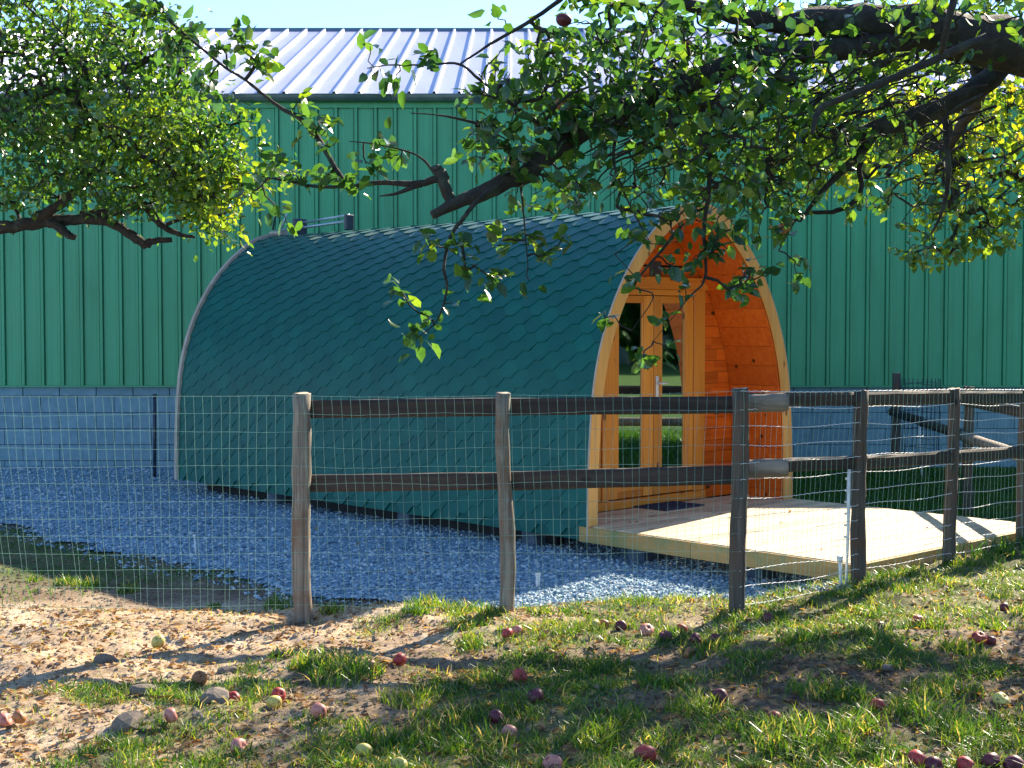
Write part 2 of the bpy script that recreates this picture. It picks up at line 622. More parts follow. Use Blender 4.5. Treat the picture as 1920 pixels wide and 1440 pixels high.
def mat_ground():
    m, nt, bs, out = new_mat('orchard_soil')
    v = coords(nt, (1, 1, 1), rand=False, kind='Object')
    at_ = nt.nodes.new('ShaderNodeAttribute'); at_.attribute_name = 'tint'
    f1 = noise(nt, v, 3.0, 6); f2 = noise(nt, v, 40, 5, 0.7)
    soil = ramp(nt, f1, [(0.3, (0.24, 0.165, 0.11)), (0.5, (0.46, 0.35, 0.24)), (0.72, (0.60, 0.50, 0.37))])
    sp = ramp(nt, f2, [(0.35, (0.55, 0.52, 0.5)), (0.6, (1.2, 1.18, 1.15))])
    soil = mix(nt, 1.0, soil, sp, 'MULTIPLY')
    hu = nt.nodes.new('ShaderNodeAttribute'); hu.attribute_name = 'humus_shade'
    dk = ramp(nt, f1, [(0.3, (0.045, 0.030, 0.022)), (0.55, (0.105, 0.072, 0.050)), (0.75, (0.22, 0.16, 0.11))])  # darker soil tones, also deepening the shade by colour
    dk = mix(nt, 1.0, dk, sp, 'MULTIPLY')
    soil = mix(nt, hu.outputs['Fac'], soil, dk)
    green = ramp(nt, f2, [(0.35, (0.035, 0.065, 0.018)), (0.65, (0.095, 0.17, 0.035))])
    c = mix(nt, at_.outputs['Fac'], soil, green)
    nt.links.new(c, bs.inputs['Base Color'])
    bs.inputs['Roughness'].default_value = 0.95
    bs.inputs['Specular IOR Level'].default_value = 0.15
    bump(nt, bs, f2, 0.6, 0.012)
    return m


M['ground'] = mat_ground()


def mat_gravel(name):
    m, nt, bs, out = new_mat(name)
    v = coords(nt, (1, 1, 1), rand=False, kind='Object')
    at_ = nt.nodes.new('ShaderNodeAttribute'); at_.attribute_name = 'tint'
    c = ramp(nt, at_.outputs['Fac'], [(0.0, (0.09, 0.18, 0.25)), (0.5, (0.29, 0.43, 0.53)), (0.85, (0.54, 0.63, 0.67)), (1.0, (0.66, 0.62, 0.54))])
    sp = ramp(nt, noise(nt, v, 120, 3), [(0.3, (0.8, 0.8, 0.8)), (0.7, (1.15, 1.15, 1.15))])
    c = mix(nt, 1.0, c, sp, 'MULTIPLY')
    nt.links.new(c, bs.inputs['Base Color'])
    bs.inputs['Roughness'].default_value = 0.8
    return m


M['gravel'] = mat_gravel('crushed_stone')


def mat_apple(name, red, yel, bias):
    m, nt, bs, out = new_mat(name)
    v = coords(nt, (1, 1, 1))
    f = noise(nt, v, 14, 4)
    c = ramp(nt, f, [(bias, yel), (bias + 0.22, red)])
    nt.links.new(c, bs.inputs['Base Color'])
    bs.inputs['Roughness'].default_value = 0.5
    vv = coords(nt, (1, 1, 1))
    sp_ = ramp(nt, noise(nt, vv, 2.2, 3), [(0.55, (1, 1, 1)), (0.66, (0.35, 0.22, 0.15))])
    nt.links.new(mix(nt, 1.0, c, sp_, 'MULTIPLY'), bs.inputs['Base Color'])
    return m


M['apple_red'] = mat_apple('red_apple_skin', (0.42, 0.03, 0.03), (0.55, 0.20, 0.10), 0.25)
M['apple_dark'] = mat_apple('dark_apple_skin', (0.11, 0.012, 0.025), (0.25, 0.04, 0.05), 0.25)
M['apple_pink'] = mat_apple('pink_apple_skin', (0.55, 0.12, 0.12), (0.68, 0.42, 0.25), 0.35)
M['apple_yellow'] = mat_apple('yellow_apple_skin', (0.60, 0.32, 0.08), (0.62, 0.55, 0.14), 0.5)
M['apple_brown'] = mat_apple('brown_apple_skin', (0.30, 0.10, 0.03), (0.40, 0.18, 0.06), 0.4)

# ------------------------------------------------------------------ ground sheet
def axis_lines(lo, hi, step, far):
    a = np.arange(lo, hi + 1e-6, step)
    out = []
    d = step
    x = hi
    while x < far:
        d *= 1.28; x += d; out.append(x)
    left = []
    d = step; x = lo
    while x > -far:
        d *= 1.28; x -= d; left.append(x)
    return np.concatenate([left[::-1], a, out])


gx = axis_lines(-4.6, 4.6, 0.032, 420)
gy = axis_lines(4.4, 10.8, 0.032, 420)
GX, GY = np.meshgrid(gx, gy, indexing='ij')
GZ = gz(GX, GY)
nx, ny = GX.shape


def grass_density(x, y):
    """0 bare soil .. 1 thick grass, how the orchard floor is grown"""
    x = np.asarray(x, float); y = np.asarray(y, float)
    n = N2.fbm(x * 1.6 + 40, y * 1.9 + 11, 3)
    n2 = N1.fbm(x * 4.5 + 9, y * 4.5 + 3, 2)
    trend = 0.10 * sstep(-2.2, 1.5, x)
    trend = trend - 0.34 * sstep(-0.6, -1.7, x) * sstep(6.9, 7.7, y)
    trend = trend - 0.10 * sstep(-1.2, -2.2, x)
    trend = trend + 0.10 * sstep(7.4, 6.4, y)
    trend = trend + 0.25 * sstep(0.9, 1.4, x) * sstep(7.1, 7.8, y)
    d = (n * 0.7 + n2 * 0.3) + trend
    return sstep(0.55, 0.72, d)


tint = grass_density(GX, GY) * 0.5
behind = sstep(10.2, 11.2, GY) * sstep(2.3, 2.9, GX)
far_m = np.maximum(sstep(5.0, 7.0, np.abs(GX)), sstep(4.5, 2.5, GY))
tint = np.maximum(tint, np.maximum(behind, far_m * sstep(0.0, 3.0, GX)))
tint = np.maximum(tint, 0.7 * sstep(3.0, 1.0, GY))
leftg = sstep(9.3, 9.9, GY) * sstep(12.5, 12.0, GY) * sstep(-1.5, -1.9, GX)
tint = np.maximum(tint, leftg * N2.fbm(GX * 2, GY * 2, 3) * 1.1)
V = np.stack([GX, GY, GZ], -1).reshape(-1, 3)
i = np.arange(nx - 1)[:, None] * ny; j = np.arange(ny - 1)[None, :]
Fq = np.stack([i + j, i + ny + j, i + ny + j + 1, i + j + 1], -1).reshape(-1, 4)


def humus_shade(x, y):  # dark moist soil, with the shade of tree, pod and barn painted in
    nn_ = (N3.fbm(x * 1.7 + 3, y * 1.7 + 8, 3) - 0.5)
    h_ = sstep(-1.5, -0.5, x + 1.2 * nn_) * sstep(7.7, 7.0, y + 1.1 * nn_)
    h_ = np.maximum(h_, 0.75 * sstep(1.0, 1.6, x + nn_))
    h_ = np.maximum(h_, 0.85 * sstep(8.7, 9.2, y + 0.6 * nn_))  # shade behind the fence line, put into the soil colour
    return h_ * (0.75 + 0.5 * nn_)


gme = np_mesh('ground', V, [Fq], True, {'tint': tint.reshape(-1), 'humus_shade': np.clip(humus_shade(GX, GY), 0, 1).reshape(-1)})
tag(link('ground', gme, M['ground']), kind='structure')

# gravel bed: its own sheet, a shallow layer lying 1-3 cm over the soil
bx = np.arange(-13.2, 2.8, 0.06); by = np.arange(8.4, 17.6, 0.06)
BX, BY = np.meshgrid(bx, by, indexing='ij')
edge_n = (N1.fbm(BX * 3, BY * 3, 3) - 0.5) * 0.35
ins = in_poly(BX + edge_n, BY + edge_n * 0.7, GRAVEL)
BZ = gz(BX, BY) + 0.005 + N3.fbm(BX * 9, BY * 9, 3) * 0.016
nx, ny = BX.shape
V = np.stack([BX, BY, BZ], -1).reshape(-1, 3)
i = np.arange(nx - 1)[:, None] * ny; j = np.arange(ny - 1)[None, :]
Fq = np.stack([i + j, i + ny + j, i + ny + j + 1, i + j + 1], -1)
keep = ins[:-1, :-1] & ins[1:, 1:] & ins[1:, :-1] & ins[:-1, 1:]
gm = np_mesh('gravel_bed', V, [Fq[keep]], True, {'tint': (0.1 + 0.5 * N2.fbm(BX * 12, BY * 12, 3)).reshape(-1)})
gravel_sheet = link('gravel_bed', gm, M['gravel'])
tag(gravel_sheet, kind='structure')

# crushed stones on the bed
n = 95000
sy = 8.5 + (17.4 - 8.5) * rng.random(n) ** 1.7
sx = (rng.random(n) * 2 - 1) * (sy * 0.42)
en = (N1.fbm(sx * 3, sy * 3, 3) - 0.5) * 0.35
ok = in_poly(sx + en, sy + en * 0.7, GRAVEL) & (sx > -6.5)
# a few stones strayed over the border
stray = (~ok) & in_poly(sx, sy + 0.38, GRAVEL) & (rng.random(n) < 0.22)
ok = ok | stray
sx, sy = sx[ok], sy[ok]
ok2 = 1.0 - stray[ok]
n = len(sx)
octa = np.array([(1, 0, 0), (0, 1, 0), (-1, 0, 0), (0, -1, 0), (0, 0, 1), (0, 0, -1)], float)
of = np.array([(0, 1, 4), (1, 2, 4), (2, 3, 4), (3, 0, 4), (1, 0, 5), (2, 1, 5), (3, 2, 5), (0, 3, 5)])
sz = (0.007 + 0.014 * rng.random(n) ** 2.4)
V = octa[None] * (0.6 + 0.8 * rng.random((n, 6, 1)))
V[:, :, 2] *= 0.6
ang = rng.random(n) * 6.28
tl = (rng.random(n) - 0.5) * 1.2
c, s = np.cos(tl)[:, None], np.sin(tl)[:, None]
V = np.stack([V[:, :, 0] * c + V[:, :, 2] * s, V[:, :, 1], -V[:, :, 0] * s + V[:, :, 2] * c], -1)
c, s = np.cos(ang)[:, None], np.sin(ang)[:, None]
V = np.stack([V[:, :, 0] * c - V[:, :, 1] * s, V[:, :, 0] * s + V[:, :, 1] * c, V[:, :, 2]], -1) * sz[:, None, None]
V += np.stack([sx, sy, gz(sx, sy) + 0.005 + N3.fbm(sx * 9, sy * 9, 3) * 0.016 * ok2 + sz * 0.3], -1)[:, None, :]
Ft = (of[None] + (np.arange(n) * 6)[:, None, None]).reshape(-1, 3)
tt = np.repeat(rng.random(n) ** 1.3, 6)
sm = np_mesh('gravel_stones', V.reshape(-1, 3), [Ft], False, {'tint': tt})
tag(link('gravel', sm, M['gravel']), 'blue grey crushed stone gravel spread around the green pod', 'gravel', kind='stuff')

# ------------------------------------------------------------------ barn
BY0 = 17.5
PX = 0.2369
barn = empty('barn', (0, BY0, 0))
tag(barn, 'long green metal clad barn with pale ribbed roof and concrete block base', 'barn')
X0, X1 = -10.42, 11.1
Z_CL, Z_EAVE = 0.944, 4.37
b = MB()
b.box(((X0 + X1) / 2, 0.17, Z_EAVE / 2), (X1 - X0 - 0.1, 0.2, Z_EAVE - 0.1))
b.build('wall', M['mortar'], barn)
# block base: courses of single blocks, the lower ones a little proud of the top one
bw, bh = 0.445, 0.195
blk_top = MB().box((0, 0, 0), (bw - 0.008, 0.10, 0.178), bev=0.006).mesh('concrete_block')
blk = MB().box((0, 0, 0), (bw - 0.006, 0.14, bh - 0.006), bev=0.003).mesh('concrete_block')
blk_top.materials.append(M['block']); blk.materials.append(M['block'])
for k in range(6):
    off = 0 if k % 2 == 0 else bw / 2
    nb = int((X1 - X0) / bw)
    for q in range(nb):
        x = X0 + (q + 0.5) * bw + off
        if k == 0:
            o = link('concrete_block', blk_top, None, barn); o.location = (x + 0.04, 0.05, 0.806 + 0.095)
        else:
            o = link('concrete_block', blk, None, barn); o.location = (x + 0.04, 0.045 + rng.random() * 0.003, 0.806 - (k - 0.5) * bh)
# profiled cladding: one sheet width per rib
w = PX
zt = Z_EAVE
prof = [(-w / 2 + 0.018, 0.0), (w / 2 - 0.036, 0.0), (w / 2 - 0.026, -0.026), (w / 2 + 0.008, -0.026), (w / 2 + 0.018, 0.0)]
cm = MB()
pan = [(-w / 2 + 0.0175, 0), (-w / 2 + 0.07, 0), (-w / 2 + 0.076, -0.0012), (-w / 2 + 0.080, -0.0012), (-w / 2 + 0.086, 0), (w / 2 - 0.09, 0), (w / 2 - 0.084, -0.0012), (w / 2 - 0.080, -0.0012), (w / 2 - 0.074, 0),
       (w / 2 - 0.044, 0), (w / 2 - 0.042, 0.016), (w / 2 - 0.034, 0.016), (w / 2 - 0.030, -0.030), (w / 2 + 0.002, -0.030), (w / 2 + 0.006, 0.016), (w / 2 + 0.014, 0.016), (w / 2 + 0.0165, 0)]
vs = []
for (x, y) in pan:
    vs += [(x, y, Z_CL), (x, y, zt)]
for (x, y) in pan:
    vs += [(x, y + 0.004, Z_CL), (x, y + 0.004, zt)]
L = len(pan)
fs = [(2 * a, 2 * a + 2, 2 * a + 3, 2 * a + 1) for a in range(L - 1)] + [(2 * L + 2 * a, 2 * L + 2 * a + 1, 2 * L + 2 * a + 3, 2 * L + 2 * a + 2) for a in range(L - 1)]
fs += [(2 * a, 2 * L + 2 * a, 2 * L + 2 * a + 2, 2 * a + 2) for a in range(L - 1)]
cm.add(vs, fs)
cme = cm.mesh('cladding_panel'); cme.materials.append(M['cladding'])
npn = int((X1 - X0) / w)
phase = (at(158, 500, BY0)[0] + w / 2 - 0.010) % w
for q in range(npn + 1):
    o = link('cladding_panel', cme, None, barn)
    o.location = (math.floor(X0 / w) * w + q * w + phase + w / 2 - w / 2, -0.035, 0)
b = MB(); b.box(((X0 + X1) / 2, -0.02, Z_CL - 0.012), (X1 - X0, 0.06, 0.02)); b.build('drip_flashing', M['cladding'], barn)
# roof
RD, RZ = 6.1, 1.96
rl = math.hypot(RD + 0.12, RZ)
sl = math.atan2(RZ, RD)
rw = 0.299
rpan = [(-rw / 2, 0), (-rw / 2 + 0.020, 0), (-rw / 2 + 0.034, 0.038), (-rw / 2 + 0.062, 0.038), (-rw / 2 + 0.076, 0), (rw / 2, 0)]
vs = []
for (x, z) in rpan: vs += [(x, 0, z), (x, rl, z)]
for (x, z) in rpan: vs += [(x, 0, z - 0.004), (x, rl, z - 0.004)]
L = len(rpan)
fs = [(2 * a, 2 * a + 1, 2 * a + 3, 2 * a + 2) for a in range(L - 1)] + [(2 * L + 2 * a, 2 * L + 2 * a + 2, 2 * L + 2 * a + 3, 2 * L + 2 * a + 1) for a in range(L - 1)]
fs += [(2 * a, 2 * a + 2, 2 * L + 2 * a + 2, 2 * L + 2 * a) for a in range(L - 1)]
rm = MB(); rm.add(vs, fs); rme = rm.mesh('roof_panel'); rme.materials.append(M['roof'])
for q in range(int((X1 - X0 + 3) / rw)):
    o = link('roof_panel', rme, None, barn)
    o.location = (X0 - 1.5 + q * rw + 0.03, -0.12, Z_EAVE + 0.05); o.rotation_euler = (sl, 0, 0)
b = MB()
b.add([(X0, -0.1, Z_EAVE + 0.0), (X1, -0.1, Z_EAVE + 0.0), (X1, RD, Z_EAVE + RZ - 0.04), (X0, RD, Z_EAVE + RZ - 0.04), (X1, 2 * RD, Z_EAVE), (X0, 2 * RD, Z_EAVE),
       (X0, 2 * RD, 0), (X1, 2 * RD, 0), (X0, 0.3, 0), (X1, 0.3, 0), (X0, 0.3, Z_EAVE - 0.05), (X1, 0.3, Z_EAVE - 0.05)],
      [(0, 1, 2, 3), (3, 2, 4, 5), (5, 4, 7, 6), (6, 7, 9, 8), (0, 3, 5, 6, 8, 10), (1, 11, 9, 7, 4, 2)])
b.build('roof_deck', M['ridge'], barn)
b = MB(); b.tube([(X0 - 1, RD, Z_EAVE + RZ + 0.035), (X1 + 1, RD, Z_EAVE + RZ + 0.035)], 0.10, 10)
b.box(((X0 + X1) / 2, RD - 0.16, Z_EAVE + RZ - 0.005), (X1 - X0 + 2, 0.30, 0.012), Matrix.Rotation(sl, 3, 'X'))
b.build('ridge_cap', M['ridge'], barn, True)
# gutter: half round, in lengths with a collar at each joint
g = MB()
nseg = 10
pr = [(math.cos(math.pi + math.pi * a / nseg) * 0.072, math.sin(math.pi + math.pi * a / nseg) * 0.072) for a in range(nseg + 1)]
gl = 2.0
pts = []
outer = pr; inner = [(y * 0.92, z * 0.92) for y, z in pr]
ring = outer + inner[::-1]
vs = [(0, y, z) for y, z in ring] + [(gl - 0.006, y, z) for y, z in ring]
R_ = len(ring)
fs = [(a, (a + 1) % R_, R_ + (a + 1) % R_, R_ + a) for a in range(R_)] + [tuple(range(R_))[::-1], tuple(range(R_, 2 * R_))]
g.add(vs, fs)
g.tube([(0, -0.072, 0), (gl - 0.006, -0.072, 0)], 0.011, 6)
gme_ = g.mesh('gutter', True); gme_.materials.append(M['gutter'])
for q in range(int((X1 - X0 + 2) / gl) + 1):
    o = link('gutter', gme_, None, barn); o.location = (X0 - 1 + q * gl, -0.165, Z_EAVE + 0.035)
b = MB(); b.box(((X0 + X1) / 2, -0.065, Z_EAVE - 0.03), (X1 - X0, 0.02, 0.14)); b.build('fascia_board', M['cladding'], barn)

# ------------------------------------------------------------------ the pod
TH = math.radians(43.5)
PV = np.array([math.cos(TH), math.sin(TH), 0.0])       # across the front
AV = np.array([math.sin(TH), -math.cos(TH), 0.0])      # out of the front, along the pod
A0 = np.array([0.5398, 10.6249, 0.0])                  # left foot of the front arch
LEN = 5.78
W_ = 2.5
# local frame of the pod: x = across (u), y = back along the pod (-AV), z up
pod = empty('camping_pod', tuple(A0), TH)
tag(pod, 'arched green shingled wooden camping pod with glazed double doors and pine front', 'camping pod')


def wp(u, v, z):
    """pod frame -> place (v positive towards the rear)"""
    return A0 + PV * u - AV * v + np.array([0, 0, z])


half = [(0.0, 0.09), (0.002, 0.45), (0.02, 0.80), (0.055, 1.17), (0.125, 1.48), (0.235, 1.76), (0.37, 2.0), (0.52, 2.20), (0.70, 2.375), (0.92, 2.54), (1.08, 2.604), (1.25, 2.63)]


def catmull(P, n=8):
    P = np.asarray(P, float)
    Q = np.vstack([2 * P[0] - P[1], P, 2 * P[-1] - P[-2]])
    out = []
    for i in range(1, len(Q) - 2):
        for t in np.linspace(0, 1, n, endpoint=False):
            a, b_, c, d = Q[i - 1], Q[i], Q[i + 1], Q[i + 2]
            out.append(0.5 * ((2 * b_) + (-a + c) * t + (2 * a - 5 * b_ + 4 * c - d) * t * t + (-a + 3 * b_ - 3 * c + d) * t ** 3))
    out.append(P[-1])
    return np.array(out)


full = half + [(2.5 - u, z) for u, z in half[::-1][1:]]
PROF = catmull(full, 10)
seg = np.linalg.norm(np.diff(PROF, axis=0), axis=1)
ARC = np.concatenate([[0], np.cumsum(seg)])
TOT = ARC[-1]


def prof(s, off=0.0):
    """point at arc length s, moved inward by off; and the outward normal"""
    u = np.interp(s, ARC, PROF[:, 0]); z = np.interp(s, ARC, PROF[:, 1])
    e = 0.02
    u2 = np.interp(min(s + e, TOT), ARC, PROF[:, 0]); z2 = np.interp(min(s + e, TOT), ARC, PROF[:, 1])
    u1 = np.interp(max(s - e, 0), ARC, PROF[:, 0]); z1 = np.interp(max(s - e, 0), ARC, PROF[:, 1])
    t = np.array([u2 - u1, z2 - z1]); t /= np.linalg.norm(t)
    nrm = np.array([-t[1], t[0]])
    return np.array([u, z]) - nrm * off, nrm, t


def profile_sheet(name, o1, o2, y0, y1, m, s0=0.0, s1=None, ns=64, parent=None):
    """curved slab between two offsets of the profile"""
    s1 = TOT if s1 is None else s1
    ss = np.linspace(s0, s1, ns)
    mb = MB()
    vs = []
    for s in ss:
        a, _, _ = prof(s, o1); b_, _, _ = prof(s, o2)
        vs += [(a[0], y0, a[1]), (a[0], y1, a[1]), (b_[0], y0, b_[1]), (b_[0], y1, b_[1])]
    fs = []
    for k in range(ns - 1):
        a = 4 * k; c = a + 4
        fs += [(a, a + 1, c + 1, c), (a + 2, c + 2, c + 3, a + 3), (a, c, c + 2, a + 2), (a + 1, a + 3, c + 3, c + 1)]
    fs += [(0, 2, 3, 1), (4 * ns - 4, 4 * ns - 3, 4 * ns - 1, 4 * ns - 2)]
    mb.add(vs, fs)
    return mb.build(name, m, parent if parent is not None else pod, False)


profile_sheet('shell', 0.004, 0.05, -0.029, LEN, M['shingle'])
profile_sheet('back_wall', 0.05, 1.15, LEN - 0.06, LEN - 0.02, M['pine'], ns=60)
# front arch: segments of timber butted end to end
cuts = [0, 0.165, 0.335, 0.5, 0.665, 0.835, 1.0]
for k in range(6):
    a, b_ = cuts[k] * TOT, cuts[k + 1] * TOT
    profile_sheet('arch_segment', -0.018 - 0.001 * (k % 2), 0.088, -0.046 - 0.002 * (k % 2), -0.030, M['trim'], a + 0.0015, b_ - 0.0015, 16)
profile_sheet('edge_strip', -0.0235, -0.0195, -0.050, -0.036, M['rear_trim'], ns=70)
for k in range(6):
    a, b_ = cuts[k] * TOT, cuts[k + 1] * TOT
    profile_sheet('rear_trim_segment', -0.034 - 0.002 * (k % 2), 0.02, LEN - 0.035, LEN + 0.012, M['rear_trim'], a + 0.001, b_ - 0.001, 16)

# shingles
SP, SE = 0.300, 0.0735
bq = SP / 4
TS = 0.004
hexp = [(-bq / 2, 0.0), (bq / 2, 0.0), (bq / 2 + bq - 0.0015, SE), (bq / 2, 2 * SE + 0.004), (-bq / 2, 2 * SE + 0.004), (-bq / 2 - bq + 0.0015, SE)]


def lift(v):
    return 0.0125 - 0.0095 * (v / (2 * SE))


sv = [(x, v, lift(v)) for x, v in hexp] + [(x, v, lift(v) - 0.0055) for x, v in hexp]
sf = [tuple(range(6)), tuple(range(11, 5, -1))] + [(a, a + 6, (a + 1) % 6 + 6, (a + 1) % 6) for a in range(6)]
smb = MB(); smb.add(sv, sf)
sh_me = smb.mesh('shingle'); sh_me.materials.append(M['shingle'])
cells = []
nrow = int(TOT / 2 / SE)
for side in (0, 1):
    for r in range(nrow + (1 if side == 0 else 0)):
        s = r * SE + 0.004
        if s + SE * 0.5 > TOT / 2: continue
        nc = int(LEN / SP) + 1
        for q in range(nc + 1):
            y = 0.0 + q * SP + (SP / 2 if r % 2 else 0)
            if y > LEN + 0.04: continue
            if s + 2 * SE > TOT / 2 + 0.06: continue
            cells.append((side, s, y))
sc_l = []
for (side, s, y) in cells:
    ss = s if side == 0 else TOT - s
    (p2, nrm, t) = prof(ss + (SE if side == 0 else -SE), 0.0)
    p0, _, _ = prof(ss, 0.0)
    up = t if side == 0 else -t
    # chord frame
    pe, _, _ = prof(ss + (2 * SE if side == 0 else -2 * SE), 0.0)
    up = (pe - p0); up /= np.linalg.norm(up)
    nr = np.array([-up[1], up[0]]) if side == 0 else np.array([up[1], -up[0]])
    # local x (along the pod), local y (up the slope), local z (normal)
    Zv = Vector((nr[0], 0, nr[1])); Yv = Vector((up[0], 0, up[1])); Xv = Yv.cross(Zv)
    Mx = Matrix((Xv, Yv, Zv)).transposed().to_4x4()
    j_ = (rng.random() - 0.5) * 0.006
    Mx.translation = Vector((p0[0], y + j_, p0[1]))
    Mx = Mx @ Matrix.Rotation((rng.random() - 0.5) * 0.02, 4, 'Z')
    key = y + (100 if side == 1 else 0)
    vis = max(0.0, -(nr[0] * PV[0] + 0) ) if side == 0 else 0
    sc_l.append((key, Mx, y + j_, -1 if side == 0 else 1))
sc_l.sort(key=lambda e: e[0])
YLO, YHI = -0.029, LEN - 0.037


def clip_poly(P, sgn, y0):
    def cut(P, f):
        out = []
        for a in range(len(P)):
            p, q = P[a], P[(a + 1) % len(P)]
            fp, fq = f(p), f(q)
            if fp >= 0: out.append(p)
            if fp * fq < 0:
                t = fp / (fp - fq); out.append((p[0] + (q[0] - p[0]) * t, p[1] + (q[1] - p[1]) * t))
        return out
    P = cut(P, lambda p: y0 + sgn * p[0] - YLO)
    if len(P) > 2: P = cut(P, lambda p: YHI - (y0 + sgn * p[0]))
    return P


sc2 = []
for (k, Mx, y0, sgn) in sc_l:
    if y0 - 0.115 < YLO or y0 + 0.115 > YHI:
        P = clip_poly(hexp, sgn, y0)
        if len(P) < 3 or (max(p[0] for p in P) - min(p[0] for p in P)) < 0.01: continue
        nP = len(P)
        V_ = [(x, v, lift(v)) for x, v in P] + [(x, v, lift(v) - 0.0055) for x, v in P]
        F_ = [tuple(range(nP)), tuple(range(2 * nP - 1, nP - 1, -1))] + [(a, a + nP, (a + 1) % nP + nP, (a + 1) % nP) for a in range(nP)]
        sc2.append((k, Mx, V_, F_))
    else:
        sc2.append((k, Mx, None, None))
sc_l = sc2
for (k, Mx, V_, F_) in sc_l[:296]:
    me = sh_me
    if V_ is not None:
        q_ = MB(); q_.add(V_, F_); me = q_.mesh('shingle')
    o = link('shingle', me, M['shingle'], pod); o.matrix_local = Mx
acc = NB()
tri = [(0, 1, 2), (0, 2, 3), (0, 3, 4), (0, 4, 5)]
svn = np.array(sv)
for (k, Mx, V_, F_) in sc_l[296:]:
    R3 = np.array(Mx.to_3x3()); T3 = np.array(Mx.translation)
    if V_ is not None:
        nP = len(V_) // 2
        acc.add(np.array(V_) @ R3.T + T3, [(a, a + nP, (a + 1) % nP + nP, (a + 1) % nP) for a in range(nP)], [(0, a, a + 1) for a in range(1, nP - 1)], rng.random())
        continue
    acc.add(svn @ R3.T + T3, [(a, a + 6, (a + 1) % 6 + 6, (a + 1) % 6) for a in range(6)], tri, rng.random())
o = acc.build('shingle_courses', M['shingle2'], pod); tag(o, kind='stuff')

# floor, underside and feet
b = MB(); b.box((1.25, LEN / 2 + 0.4, 0.15), (2.34, LEN - 0.9, 0.10)); b.build('floor', M['black'], pod)
b = MB()
for u in (0.30, 1.25, 2.2):
    b.box((u, LEN / 2 + 0.2, 0.035), (0.09, LEN - 0.7, 0.13))
b.build('bearer', M['black'], pod)
ft = MB().box((0, 0, 0), (0.16, 0.16, 0.15), bev=0.01).mesh('footing'); ft.materials.append(M['concrete'])
for v in (0.75, 2.3, 4.3):
    for u in (0.22, 2.26):
        o = link('footing', ft, None, pod); o.location = (u, v, 0.02)

# porch: lining boards inside the arch, front wall in the plane v = REC
REC = 0.5
inner = 0.088
nl = 34
for k in range(nl):
    s0 = TOT * k / nl; s1 = TOT * (k + 1) / nl
    a, n0, _ = prof(s0, inner + 0.003); b_, n1, _ = prof(s1, inner + 0.003)
    if a[1] < 0.17 and b_[1] < 0.17: continue
    a2 = a - n0 * 0.016; b2 = b_ - n1 * 0.016
    d = (b_ - a) / np.linalg.norm(b_ - a) * 0.0015
    a_, bb, a2_, b2_ = a + d, b_ - d, a2 + d, b2 - d
    mb = MB()
    jt = -0.028 + 0.001 * (k % 2)
    vs = []
    for q in (a_, bb, b2_, a2_):
        vs += [(q[0], jt, max(q[1], 0.185)), (q[0], REC - 0.004, max(q[1], 0.185))]
    mb.add(vs, [(0, 2, 3, 1), (4, 6, 7, 5), (2, 4, 5, 3), (6, 0, 1, 7), (0, 6, 4, 2), (1, 3, 5, 7)])
    mb.build('lining_plank', M['red_plank'], pod)


def inner_u(z, off=0.10):
    """left and right inner edge at height z"""
    zz = PROF[:, 1]; uu = PROF[:, 0]
    h = len(PROF) // 2
    # offset profile
    pts = np.array([prof(s, off)[0] for s in np.linspace(0, TOT / 2, 60)])
    if z > pts[:, 1].max(): return None
    ul = np.interp(z, pts[:, 1], pts[:, 0])
    return ul, 2.5 - ul


def wall_plank(u0, u1, z0, z1, m, name='plank', dep=0.0):
    """flat board in the front wall clipped to the arch (a trapezium)"""
    e0 = inner_u(z0); e1 = inner_u(z1)
    if e0 is None: return
    if e1 is None: e1 = ((e0[0] + e0[1]) / 2 - 0.15, (e0[0] + e0[1]) / 2 + 0.15)
    a0, a1 = max(u0, e0[0]), min(u1, e0[1])
    b0, b1 = max(u0, e1[0]), min(u1, e1[1])
    if a1 - a0 < 0.02: return
    if b1 - b0 < 0.005: b0 = b1 = min(max((b0 + b1) / 2, a0), a1); b1 += 0.004
    y0, y1 = REC + dep, REC + 0.02
    mb = MB()
    mb.add([(a0, y0, z0), (a1, y0, z0), (b1, y0, z1), (b0, y0, z1), (a0, y1, z0), (a1, y1, z0), (b1, y1, z1), (b0, y1, z1)],
           [(0, 1, 2, 3), (5, 4, 7, 6), (0, 4, 5, 1), (1, 5, 6, 2), (2, 6, 7, 3), (3, 7, 4, 0)])
    mb.build(name, m, pod)


